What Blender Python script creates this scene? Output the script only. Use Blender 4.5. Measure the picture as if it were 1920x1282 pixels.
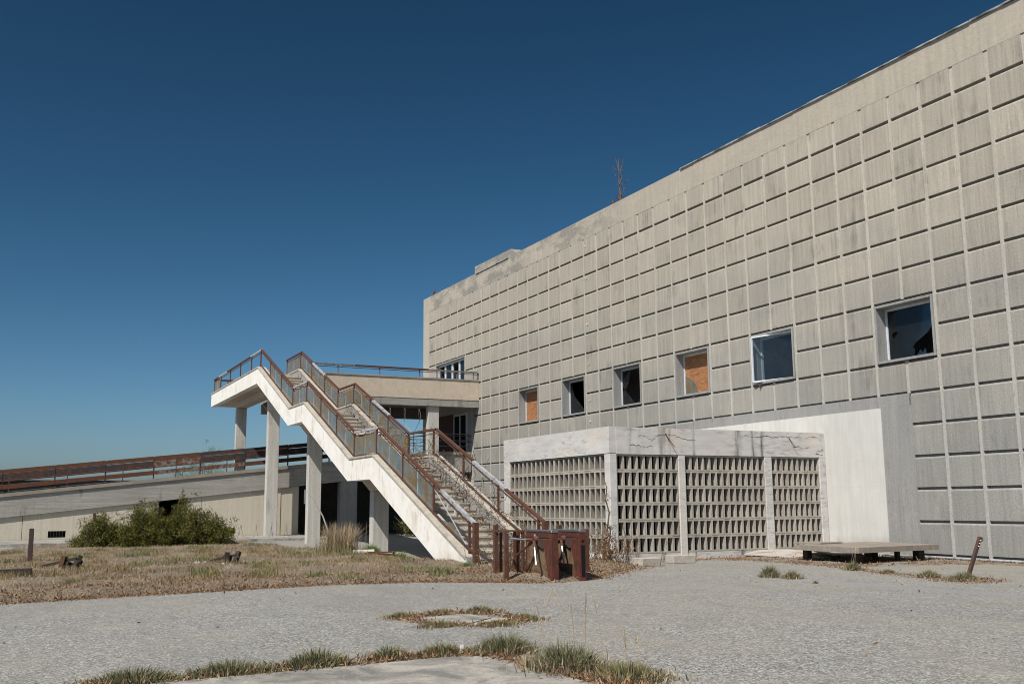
import bpy, math, random
import numpy as np
from mathutils import Vector, Matrix
random.seed(7); rng = np.random.default_rng(11)
for o in list(bpy.data.objects): bpy.data.objects.remove(o)
scene = bpy.context.scene
COL = scene.collection

# ------------------------------------------------------------------ camera
cam_d = bpy.data.cameras.new('camera'); cam = bpy.data.objects.new('camera', cam_d); COL.objects.link(cam)
CR = Vector((0.4428, 0.8966, -0.0078)); CU = Vector((0.1474, -0.0642, 0.9870)); CF = Vector((-0.8844, 0.4382, 0.1605))
CP = Vector((55.7563, -21.9759, 1.5214))
mw = Matrix((CR, CU, -CF)).transposed().to_4x4(); mw.translation = CP
cam.matrix_world = mw
cam_d.lens = 35; cam_d.sensor_width = 36; cam_d.clip_start = .1; cam_d.clip_end = 4000
scene.camera = cam

# ------------------------------------------------------------------ light
SUN = Vector((0.62, -1.0, 1.42)).normalized()
el = math.asin(SUN.z); rot = math.atan2(SUN.x, SUN.y)
world = bpy.data.worlds.new('World'); scene.world = world; world.use_nodes = True
wn = world.node_tree; wn.nodes.clear()
sky = wn.nodes.new('ShaderNodeTexSky'); sky.sky_type = 'NISHITA'; sky.sun_disc = False
sky.sun_elevation = el; sky.sun_rotation = rot; sky.altitude = 1200; sky.air_density = 1.0; sky.dust_density = 3.2; sky.ozone_density = 6.0
bg = wn.nodes.new('ShaderNodeBackground'); bg.inputs['Strength'].default_value = 0.06
wo = wn.nodes.new('ShaderNodeOutputWorld')
# the photograph's contrasty, polarised sky: luminance contrast raised, hue of the sky kept
bw = wn.nodes.new('ShaderNodeRGBToBW'); pw_ = wn.nodes.new('ShaderNodeMath'); pw_.operation = 'POWER'; pw_.inputs[1].default_value = 0.7
sc_ = wn.nodes.new('ShaderNodeVectorMath'); sc_.operation = 'SCALE'; s2_ = wn.nodes.new('ShaderNodeVectorMath'); s2_.operation = 'SCALE'; s2_.inputs['Scale'].default_value = 0.42
hs = wn.nodes.new('ShaderNodeHueSaturation'); hs.inputs['Saturation'].default_value = 1.2; hs.inputs['Hue'].default_value = 0.49
wn.links.new(sky.outputs[0], bw.inputs[0]); wn.links.new(bw.outputs[0], pw_.inputs[0]); wn.links.new(sky.outputs[0], sc_.inputs[0]); wn.links.new(pw_.outputs[0], sc_.inputs['Scale'])
wn.links.new(sc_.outputs[0], s2_.inputs[0]); wn.links.new(s2_.outputs[0], hs.inputs['Color']); wn.links.new(hs.outputs[0], bg.inputs[0]); wn.links.new(bg.outputs[0], wo.inputs[0])
sd = bpy.data.lights.new('sun', 'SUN'); sd.energy = 4.6; sd.angle = math.radians(0.53); sd.color = (1.0, 0.94, 0.85)
so = bpy.data.objects.new('sun', sd); COL.objects.link(so)
so.rotation_mode = 'QUATERNION'; so.rotation_quaternion = SUN.to_track_quat('Z', 'Y'); so.location = (40, -40, 60)
vs = scene.view_settings
vs.view_transform = 'Standard'; vs.look = 'None'; vs.exposure = 0.3; vs.gamma = 1.0; vs.use_curve_mapping = False
scene.render.engine = 'CYCLES'
scene.cycles.filter_width = 1.0
scene.render.resolution_x = 1024; scene.render.resolution_y = 683
scene.cycles.max_bounces = 6; scene.cycles.diffuse_bounces = 3; scene.cycles.transparent_max_bounces = 12

# ------------------------------------------------------------------ node helpers
class NT:
    def __init__(s, name):
        s.m = bpy.data.materials.new(name); s.m.use_nodes = True; s.t = s.m.node_tree; s.t.nodes.clear()
        s.out = s.n('ShaderNodeOutputMaterial'); s.b = s.n('ShaderNodeBsdfPrincipled'); s.l(s.b.outputs[0], s.out.inputs[0])
        g = s.n('ShaderNodeNewGeometry'); s.pos = g.outputs['Position']
    def n(s, k, **a):
        x = s.t.nodes.new(k)
        for q, v in a.items(): setattr(x, q, v)
        return x
    def l(s, a, b): s.t.links.new(a, b)
    def sc(s, v, src=None):
        m = s.n('ShaderNodeVectorMath', operation='MULTIPLY'); s.l(src or s.pos, m.inputs[0]); m.inputs[1].default_value = v; return m.outputs[0]
    def noise(s, scale, detail=5, rough=.6, src=None, dist=0):
        x = s.n('ShaderNodeTexNoise'); s.l(s.sc(scale if hasattr(scale, '__len__') else (scale,)*3, src), x.inputs['Vector'])
        x.inputs['Scale'].default_value = 1; x.inputs['Detail'].default_value = detail; x.inputs['Roughness'].default_value = rough; x.inputs['Distortion'].default_value = dist
        return x.outputs['Fac']
    def voro(s, scale, feature='F1', out='Distance'):
        x = s.n('ShaderNodeTexVoronoi', feature=feature); s.l(s.sc((scale,)*3 if not hasattr(scale, '__len__') else scale), x.inputs['Vector']); x.inputs['Scale'].default_value = 1
        return x.outputs[out]
    def ramp(s, f, stops, interp='LINEAR'):
        r = s.n('ShaderNodeValToRGB'); r.color_ramp.interpolation = interp; e = r.color_ramp.elements
        while len(e) < len(stops): e.new(.5)
        for i, (p, c) in enumerate(stops):
            e[i].position = p; e[i].color = (c, c, c, 1) if not hasattr(c, '__len__') else (*c, 1)
        s.l(f, r.inputs[0]); return r.outputs[0]
    def mix(s, f, a, b, mode='MIX'):
        m = s.n('ShaderNodeMix', data_type='RGBA', blend_type=mode)
        for v, i in ((f, 0), (a, 6), (b, 7)):
            if hasattr(v, 'node'): s.l(v, m.inputs[i])
            else: m.inputs[i].default_value = v if i == 0 else ((*v, 1) if hasattr(v, '__len__') else (v, v, v, 1))
        return m.outputs[2]
    def math(s, op, a, b=0.0, c=None, clamp=False):
        m = s.n('ShaderNodeMath', operation=op, use_clamp=clamp)
        for v, i in ((a, 0), (b, 1), (c, 2)):
            if v is None: continue
            if hasattr(v, 'node'): s.l(v, m.inputs[i])
            else: m.inputs[i].default_value = v
        return m.outputs[0]
    def xyz(s):
        x = s.n('ShaderNodeSeparateXYZ'); s.l(s.pos, x.inputs[0]); return x.outputs
    def rand(s): return s.n('ShaderNodeObjectInfo').outputs['Random']
    def attr(s, nm): return s.n('ShaderNodeAttribute', attribute_name=nm).outputs['Fac']
    def done(s, col, rough=.85, bump=None, bs=.3, bd=.02, metal=0, spec=.3):
        if hasattr(col, 'node'): s.l(col, s.b.inputs['Base Color'])
        else: s.b.inputs['Base Color'].default_value = (*col, 1)
        if hasattr(rough, 'node'): s.l(rough, s.b.inputs['Roughness'])
        else: s.b.inputs['Roughness'].default_value = rough
        if hasattr(metal, 'node'): s.l(metal, s.b.inputs['Metallic'])
        else: s.b.inputs['Metallic'].default_value = metal
        s.b.inputs['Specular IOR Level'].default_value = spec
        if bump is not None:
            b = s.n('ShaderNodeBump'); b.inputs['Strength'].default_value = bs; b.inputs['Distance'].default_value = bd
            s.l(bump, b.inputs['Height']); s.l(b.outputs[0], s.b.inputs['Normal'])
        return s.m
def band(t, v, c, w):            # soft 0..1 bump around c with half-width w
    return t.math('SUBTRACT', 1.0, t.math('DIVIDE', t.math('ABSOLUTE', t.math('SUBTRACT', v, c)), w), clamp=True)

def concrete(name, c, c2, grain='z', stain=.5, dark=(.09, .085, .08), bump=.35, streak_amt=.55, per_obj=.0, warm=None):
    t = NT(name)
    g = {'z': (9, 9, .35), 'x': (.5, .5, 12), 'n': (3, 3, 3)}[grain]
    st = t.noise(g, 4, .65)
    col = t.mix(t.ramp(st, [(.32, 0.), (.68, 1.)]), c, c2)
    big = t.noise(.45, 4, .6)
    col = t.mix(t.math('MULTIPLY', t.ramp(big, [(.35, 0.), (.7, 1.)]), streak_amt), col, c2)
    if warm:
        lo, hi, wc = warm
        z = t.xyz()[2]
        f = t.math('ADD', t.math('DIVIDE', t.math('SUBTRACT', z, lo), hi-lo), t.math('MULTIPLY', t.math('SUBTRACT', t.noise((.25, .25, .5), 3), .5), 1.6), clamp=True)
        wcol = t.mix(t.ramp(st, [(.32, 0.), (.68, 1.)]), wc, tuple(q*.70 for q in wc))
        wcol = t.mix(t.math('MULTIPLY', t.ramp(big, [(.35, 0.), (.7, 1.)]), streak_amt*.8), wcol, tuple(q*.74 for q in wc))
        col = t.mix(t.math('MULTIPLY', f, .85), col, wcol)
    fine = t.noise(28, 3, .7)
    col = t.mix(.34, col, t.ramp(fine, [(.3, .15), (.7, .72)]), 'OVERLAY')
    pit = t.noise((11, 11, 4), 3, .8)
    col = t.mix(t.ramp(pit, [(.64, 0.), (.74, .45)]), col, dark)
    col = t.mix(t.ramp(t.noise((16, 16, .5), 3, .7), [(.6, 0.), (.8, .4)]), col, tuple(min(1, q*1.35) for q in c))
    s1 = t.noise((5, 5, .5), 5, .7); s2 = t.noise(.8, 3)
    sm = t.math('MULTIPLY', t.ramp(t.math('MULTIPLY', s1, t.math('MULTIPLY', s2, 2.0)), [(.58, 0.), (.8, 1.)]), stain)
    col = t.mix(sm, col, dark)
    if per_obj: col = t.mix(per_obj, col, t.ramp(t.rand(), [(0, .25), (1, .75)]), 'OVERLAY')
    h = t.math('ADD', t.noise(14, 6, .7), t.math('MULTIPLY', st, .6))
    return t.done(col, .9, h, bump, .02)
M = {}
M['panel'] = concrete('panel_concrete', (.295, .292, .268), (.225, .223, .206), 'z', .42, per_obj=.15, warm=(3.0, 10.5, (.455, .408, .335)), streak_amt=.5)
M['rib'] = concrete('rib_concrete', (.42, .415, .385), (.34, .336, .31), 'z', .25, warm=(3.0, 10.5, (.50, .46, .385)))
M['wallback'] = concrete('groove_concrete', (.30, .29, .27), (.24, .235, .22), 'z', .3)
M['board'] = concrete('board_marked_concrete', (.54, .525, .48), (.38, .37, .34), 'z', .4)
M['boardx'] = concrete('board_marked_concrete_flat', (.36, .35, .32), (.225, .217, .196), 'x', .5)
M['plain'] = concrete('plain_concrete', (.31, .306, .292), (.235, .233, .224), 'z', .45)
M['beige'] = concrete('beige_plaster', (.55, .47, .37), (.47, .40, .315), 'n', .22, dark=(.22, .15, .1), bump=.15)
M['cream'] = concrete('cream_plaster', (.52, .48, .40), (.45, .41, .33), 'z', .2, dark=(.33, .2, .11), bump=.15)
M['stair'] = concrete('stair_concrete', (.49, .445, .375), (.385, .35, .295), 'n', .4)
M['coping'] = concrete('coping_concrete', (.46, .42, .35), (.36, .33, .28), 'n', .35)
M['slab'] = concrete('grey_slab_concrete', (.30, .262, .215), (.215, .19, .16), 'n', .5)
M['dim'] = concrete('shade_painted_concrete', (.12, .12, .12), (.08, .08, .08), 'n', .4)  # undercroft shade put into the colour: far darker than the other concretes
M['blk'] = concrete('screen_block_concrete', (.41, .38, .325), (.32, .297, .255), 'n', .35, per_obj=.22)
# white painted stringer with brownish weathering
t = NT('white_plaster')
a = t.noise(1.6, 6, .65, dist=.6); b = t.noise((7, 7, .9), 4)
col = t.mix(t.ramp(a, [(.42, 0.), (.72, .65)]), (.76, .745, .70), (.62, .565, .475))
col = t.mix(t.ramp(t.math('MULTIPLY', a, b), [(.3, 0.), (.46, .7)]), col, (.40, .34, .27))
z0 = t.xyz()[2]
col = t.mix(t.math('MULTIPLY', t.ramp(t.math('ADD', z0, t.math('MULTIPLY', t.noise(2.5), .9)), [(.35, 1.), (.85, 0.)]), .5), col, (.42, .38, .31))
col = t.mix(t.ramp(t.noise(3.2, 8, .75, dist=2), [(.62, 0.), (.66, .5), (.7, 0.)]), col, (.36, .32, .27))
M['white'] = t.done(col, .85, t.noise(20, 5), .2, .01)
# clean whitewashed patch
t = NT('whitewash'); a = t.noise(.9, 5); X, Z = t.xyz()[0], t.xyz()[2]
col = t.mix(t.ramp(a, [(.3, 0.), (.7, 1.)]), (.56, .555, .525), (.49, .485, .455))
col = t.mix(t.ramp(t.noise((4, 4, .45), 5, .7), [(.42, 0.), (.70, .55)]), col, (.40, .385, .35))
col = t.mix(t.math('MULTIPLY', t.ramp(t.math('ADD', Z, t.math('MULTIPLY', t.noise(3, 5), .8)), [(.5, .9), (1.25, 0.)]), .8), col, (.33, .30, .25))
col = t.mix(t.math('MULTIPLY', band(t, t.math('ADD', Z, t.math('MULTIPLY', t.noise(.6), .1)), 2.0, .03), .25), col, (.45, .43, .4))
col = t.mix(t.ramp(t.noise(1.8, 8, .75), [(.60, 0.), (.70, .35)]), col, (.45, .44, .42))
M['whitewash'] = t.done(col, .8, t.noise(8, 6, .7), .3, .015)
# annex paint: flaking whitewash over grey concrete, black runs below cracks
t = NT('flaking_whitewash'); X, Y, Z = t.xyz()[0], t.xyz()[1], t.xyz()[2]
col = t.mix(t.ramp(t.noise((1.1, 1.1, 4), 6, .7), [(.35, 0.), (.65, 1.)]), (.56, .545, .515), (.44, .43, .415))
smud = t.math('MULTIPLY', t.ramp(t.noise((2.6, 2.6, 11), 7, .72), [(.5, 0.), (.66, 1.)]), t.ramp(t.noise(.9, 3), [(.42, 0.), (.6, 1.)]))
col = t.mix(t.math('MULTIPLY', smud, .8), col, (.20, .195, .185))
col = t.mix(t.ramp(t.noise((.8, .8, .8), 3), [(.52, 0.), (.72, .45)]), col, (.60, .50, .40))
runs = None
for yc, w in ((-5.95, .16), (-5.72, .07), (-3.32, .17), (-2.75, .1), (-2.42, .1), (-6.9, .25), (-4.9, .08)):
    b = band(t, t.math('ADD', Y, t.math('MULTIPLY', t.math('SUBTRACT', t.noise((3, 3, 1.5)), .5), .25)), yc, w)
    runs = b if runs is None else t.math('MAXIMUM', runs, b)
runs = t.math('MULTIPLY', runs, t.ramp(t.noise((6, 6, .8), 4), [(.36, 0.), (.6, 1.)]))
onside = t.math('GREATER_THAN', X, 32.6)
runs = t.math('MULTIPLY', runs, onside)
col = t.mix(t.math('MULTIPLY', runs, .85), col, (.07, .068, .065))
M['flake'] = t.done(col, .88, t.noise(10, 7, .75), .35, .015)
# algae-stained parapet
t = NT('parapet_concrete'); X = t.xyz()[0]
st = t.noise((6, 6, .5), 4)
col = t.mix(t.ramp(st, [(.3, 0.), (.7, 1.)]), (.43, .385, .31), (.34, .31, .26))
al = t.math('MULTIPLY', t.ramp(t.noise((.55, .55, 1.3), 5, .7), [(.44, 0.), (.56, 1.)]), t.ramp(t.math('DIVIDE', X, 45), [(.0, .0), (.012, 1.), (.42, .9), (.5, .12), (1, .12)]))
col = t.mix(t.math('MULTIPLY', al, t.ramp(t.noise(9, 6, .75), [(.3, .45), (.6, .95)])), col, (.19, .185, .17))
col = t.mix(t.ramp(t.noise((1.4, 1.4, 2.5), 9, .8, dist=1), [(.487, 0.), (.495, .55), (.503, 0.)]), col, (.13, .12, .11))
M['parapet'] = t.done(col, .9, t.noise(9, 7, .75), .45, .03)
def rusty(name, base, paint, amt, metal=0.1):
    t = NT(name)
    a = t.noise(5, 6, .7); b = t.noise(22, 4, .7)
    r = t.mix(t.ramp(b, [(.3, 0.), (.7, 1.)]), base, tuple(x*.42 for x in base))
    r = t.mix(t.ramp(t.noise(60, 2), [(.45, 0.), (.75, .5)]), r, (.24, .10, .045))
    col = t.mix(t.ramp(a, [(amt-.09, 0.), (amt+.09, 1.)]), r, paint)
    return t.done(col, .75, b, .35, .006, metal)
M['rust'] = rusty('rusted_steel', (.115, .047, .031), (.10, .062, .05), .56)
M['rustdark'] = rusty('dark_rusted_steel', (.11, .045, .03), (.05, .045, .045), .52)
M['rustred'] = rusty('red_painted_rusted_steel', (.07, .03, .023), (.135, .034, .025), .54)
M['board_rust'] = rusty('rust_board', (.15, .055, .026), (.05, .045, .045), .58)
M['board_dark'] = rusty('dark_peeling_board', (.12, .05, .028), (.035, .036, .04), .47)
M['board_worn'] = rusty('worn_pale_board', (.15, .06, .032), (.22, .205, .19), .54)
M['olive'] = rusty('olive_painted_panel', (.12, .038, .026), (.165, .125, .072), .48)
M['metalgrey'] = rusty('weathered_grey_steel', (.20, .16, .13), (.42, .43, .45), .42, .35)
M['steelpost'] = rusty('dull_steel', (.17, .11, .08), (.19, .18, .18), .45, .3)
t = NT('chrome'); M['chrome'] = t.done((.42, .43, .45), .38, None, metal=1)
t = NT('steel_cap'); M['cap'] = t.done(t.mix(t.ramp(t.noise(15), [(.4, 0.), (.7, 1.)]), (.36, .38, .42), (.2, .17, .15)), .35, None, metal=.85)
t = NT('window_frame_paint'); M['frame'] = t.done(t.mix(t.ramp(t.noise(8), [(.5, 0.), (.8, .6)]), (.52, .56, .60), (.28, .28, .28)), .55)
t = NT('plywood'); a = t.noise((2, 2, 14), 4, .6, dist=1.5)
M['ply'] = t.done(t.mix(t.ramp(a, [(.3, 0.), (.7, 1.)]), (.42, .20, .09), (.17, .07, .03)), .75, a, .1)
t = NT('dark_wood'); a = t.noise((14, 14, .6), 4); M['wood'] = t.done(t.mix(a, (.10, .035, .018), (.05, .02, .012)), .7)
t = NT('old_plywood_sheet'); a = t.noise((2.5, 1.2, 2), 6, .7); M['sheet'] = t.done(t.mix(t.ramp(a, [(.52, 0.), (.64, 1.)]), (.40, .38, .345), (.30, .19, .11)), .85, a, .3)
def glass(name, tint, dirt, lo, hi, d2=(.30, .21, .11)):
    t = NT(name); t.t.nodes.remove(t.b)
    tr = t.n('ShaderNodeBsdfTransparent'); tr.inputs[0].default_value = (*tint, 1)
    gl = t.n('ShaderNodeBsdfGlossy'); gl.inputs['Roughness'].default_value = .03; gl.inputs[0].default_value = (.9, .95, 1, 1)
    fr = t.n('ShaderNodeFresnel'); fr.inputs[0].default_value = 1.5
    m1 = t.n('ShaderNodeMixShader'); t.l(fr.outputs[0], m1.inputs[0]); t.l(tr.outputs[0], m1.inputs[1]); t.l(gl.outputs[0], m1.inputs[2])
    df = t.n('ShaderNodeBsdfDiffuse'); a = t.noise((4, 4, 2.2), 6, .7)
    t.l(t.mix(t.ramp(t.noise(1.7, 5), [(.42, 0.), (.62, 1.)]), dirt, d2), df.inputs[0])
    m2 = t.n('ShaderNodeMixShader'); t.l(t.ramp(a, [(.25, lo), (.75, hi)]), m2.inputs[0]); t.l(m1.outputs[0], m2.inputs[1]); t.l(df.outputs[0], m2.inputs[2])
    t.l(m2.outputs[0], t.out.inputs[0]); return t.m
M['glass'] = glass('dirty_rail_glass', (.72, .85, .85), (.22, .265, .27), .3, .7)
M['pane'] = glass('dusty_window_glass', (.7, .78, .8), (.03, .034, .038), .12, .4, (.045, .05, .054))
# ground materials
t = NT('gravel_asphalt')
v = t.n('ShaderNodeTexVoronoi'); t.l(t.sc((56, 56, 56)), v.inputs['Vector']); v.inputs['Scale'].default_value = 1
stone = t.n('ShaderNodeSeparateColor'); t.l(v.outputs['Color'], stone.inputs[0])
col = t.ramp(stone.outputs[0], [(0, (.06, .059, .054)), (.3, (.158, .156, .143)), (.72, (.285, .282, .258)), (1, (.56, .55, .51))])
v2 = t.n('ShaderNodeTexVoronoi'); t.l(t.sc((27, 27, 27)), v2.inputs['Vector']); v2.inputs['Scale'].default_value = 1
s2 = t.n('ShaderNodeSeparateColor'); t.l(v2.outputs['Color'], s2.inputs[0])
col = t.mix(.3, col, t.ramp(s2.outputs[1], [(0, .06), (.5, .2), (1, .42)]))
big = t.noise(.35, 6, .65)
col = t.mix(t.ramp(big, [(.42, 0.), (.66, .55)]), col, (.27, .255, .215))
nearb = t.ramp(t.math('ADD', t.math('DIVIDE', t.math('SUBTRACT', t.xyz()[1], -9.0), 9.0), t.math('MULTIPLY', t.math('SUBTRACT', t.noise(.8, 5, .7), .5), 1.2)), [(.3, 0.), (.9, .6)])
col = t.mix(nearb, col, (.25, .225, .18))
col = t.mix(t.ramp(t.noise(1.6, 5, .7), [(.5, 0.), (.75, .45)]), col, (.15, .148, .142))
col = t.mix(t.ramp(t.noise((.12, .5, .5), 5, .7), [(.5, 0.), (.62, .35)]), col, (.17, .168, .16))
col = t.mix(t.ramp(t.noise((.9, .25, .5), 6, .75), [(.58, 0.), (.72, .5)]), col, (.36, .345, .305))
col = t.mix(t.ramp(t.noise(.7, 10, .75, dist=1.5), [(.494, 0.), (.5, .4), (.506, 0.)]), col, (.09, .085, .078))
P = t.xyz()
# smoother patched strip running across the yard
tr = t.math('ADD', t.math('MULTIPLY', P[0], -.10), t.math('MULTIPLY', P[1], 1.0))
ln = band(t, t.math('ADD', tr, t.math('MULTIPLY', t.noise(.8), .5)), -11.6, .42)
ln = t.math('MULTIPLY', ln, t.math('GREATER_THAN', P[0], 40.5))
col = t.mix(t.math('MULTIPLY', t.ramp(ln, [(.1, 0.), (.5, 1.)]), .55), col, (.235, .24, .255))
M['asphalt'] = t.done(col, .92, t.math('SUBTRACT', 1, v.outputs['Distance']), .6, .008)
t = NT('dry_soil'); a = t.noise(.9, 6, .7); b = t.noise(9, 6, .75)
col = t.mix(t.ramp(a, [(.36, 0.), (.62, 1.)]), (.26, .205, .145), (.19, .162, .128))
col = t.mix(t.ramp(b, [(.35, .7), (.58, 0.)]), col, (.11, .085, .062))
col = t.mix(t.ramp(t.noise(26, 3), [(.58, 0.), (.72, .8)]), col, (.36, .27, .17))
M['soil'] = t.done(col, .95, t.noise(12, 6, .75), .9, .05)
t = NT('litter_soil'); b = t.noise(14, 6, .75)
col = t.mix(t.ramp(b, [(.35, 0.), (.65, 1.)]), (.09, .065, .045), (.25, .18, .115))
col = t.mix(t.ramp(t.noise(1.3, 5), [(.45, 0.), (.55, 1.)]), col, (.22, .21, .19))
M['litter'] = t.done(col, .95, b, .9, .03)
t = NT('old_patch_concrete'); a = t.noise(1.7, 7, .7, dist=.6)
col = t.mix(t.ramp(a, [(.42, 0.), (.6, 1.)]), (.36, .34, .30), (.175, .17, .158))
col = t.mix(.25, col, t.ramp(t.noise(35, 3), [(.3, .1), (.7, .7)]), 'OVERLAY')
M['patch'] = t.done(col, .9, t.noise(18, 6, .7), .45, .01)
def leafy(name, stops, trans=.25):
    t = NT(name); c = t.ramp(t.attr('rnd'), stops); t.l(c, t.b.inputs['Base Color']); t.b.inputs['Roughness'].default_value = .7; t.b.inputs['Specular IOR Level'].default_value = .2
    tl = t.n('ShaderNodeBsdfTranslucent'); t.l(c, tl.inputs[0]); m = t.n('ShaderNodeMixShader'); m.inputs[0].default_value = trans
    t.l(t.b.outputs[0], m.inputs[1]); t.l(tl.outputs[0], m.inputs[2]); t.l(m.outputs[0], t.out.inputs[0]); return t.m
M['drygrass'] = leafy('dry_grass', [(0, (.12, .092, .065)), (.35, (.27, .205, .132)), (.75, (.40, .31, .20)), (1, (.52, .43, .30))])
M['mixgrass'] = leafy('half_dry_grass', [(0, (.20, .14, .075)), (.4, (.30, .24, .12)), (.7, (.15, .17, .075)), (1, (.21, .24, .12))])
M['greengrass'] = leafy('green_grass', [(0, (.08, .09, .045)), (.45, (.145, .16, .08)), (.7, (.22, .22, .12)), (.85, (.34, .285, .17)), (1, (.42, .34, .21))])
M['brightgrass'] = leafy('fresh_green_grass', [(0, (.07, .13, .03)), (.6, (.14, .23, .06)), (1, (.26, .28, .10))])
M['juniper'] = leafy('juniper_foliage', [(0, (.022, .027, .008)), (.35, (.06, .066, .016)), (.7, (.13, .128, .026)), (1, (.26, .235, .055))], .18)
M['shrub'] = leafy('olive_shrub_foliage', [(0, (.06, .065, .025)), (.5, (.15, .15, .055)), (1, (.27, .25, .11))])
M['green'] = leafy('feathery_green_foliage', [(0, (.05, .09, .03)), (.5, (.09, .15, .05)), (1, (.16, .22, .09))])
M['twig'] = leafy('dead_twigs', [(0, (.055, .035, .025)), (.5, (.12, .08, .055)), (1, (.22, .16, .11))], .05)
M['leaf'] = leafy('dead_leaves', [(0, (.07, .035, .022)), (.5, (.20, .105, .055)), (1, (.38, .24, .13))], .1)
t = NT('bark'); M['bark'] = t.done(t.mix(t.noise(20), (.15, .115, .085), (.06, .045, .035)), .9)
t = NT('pale_dead_wood'); M['pale'] = t.done(t.mix(t.noise(12), (.55, .52, .47), (.34, .31, .27)), .85)
t = NT('rubble_stone'); M['stone'] = t.done(t.mix(t.rand(), (.42, .38, .33), (.22, .19, .165)), .9, t.noise(15, 5), .5)
t = NT('white_stone'); M['wstone'] = t.done(t.mix(t.noise(8), (.44, .42, .39), (.24, .22, .19)), .9, t.noise(15, 5), .4)
t = NT('black_timber'); a = t.noise((3, 12, 12), 5); M['timber'] = t.done(t.mix(a, (.022, .019, .017), (.07, .055, .045)), .9, a, .5)
t = NT('near_black'); M['void'] = t.done((.012, .012, .013), .95, None, spec=.1)  # near-black for cracks and lock; also paints in the dark behind openings
t = NT('white_enamel'); M['enamel'] = t.done(t.mix(t.ramp(t.noise(6), [(.55, 0.), (.8, .5)]), (.78, .79, .79), (.5, .42, .35)), .5)
t = NT('black_print'); M['print'] = t.done((.03, .03, .03), .6)
t = NT('galvanised_wire'); M['wire'] = t.done((.24, .215, .195), .6, None, metal=.3)
t = NT('aluminium_can'); M['can'] = t.done((.7, .7, .7), .3, None, metal=.6)
t = NT('roof_felt'); M['felt'] = t.done(t.mix(t.ramp(t.noise((1.2, 1.2, 5), 6), [(.48, 0.), (.6, 1.)]), (.33, .335, .34), (.07, .07, .07)), .7, t.noise(6), .4)

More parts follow.
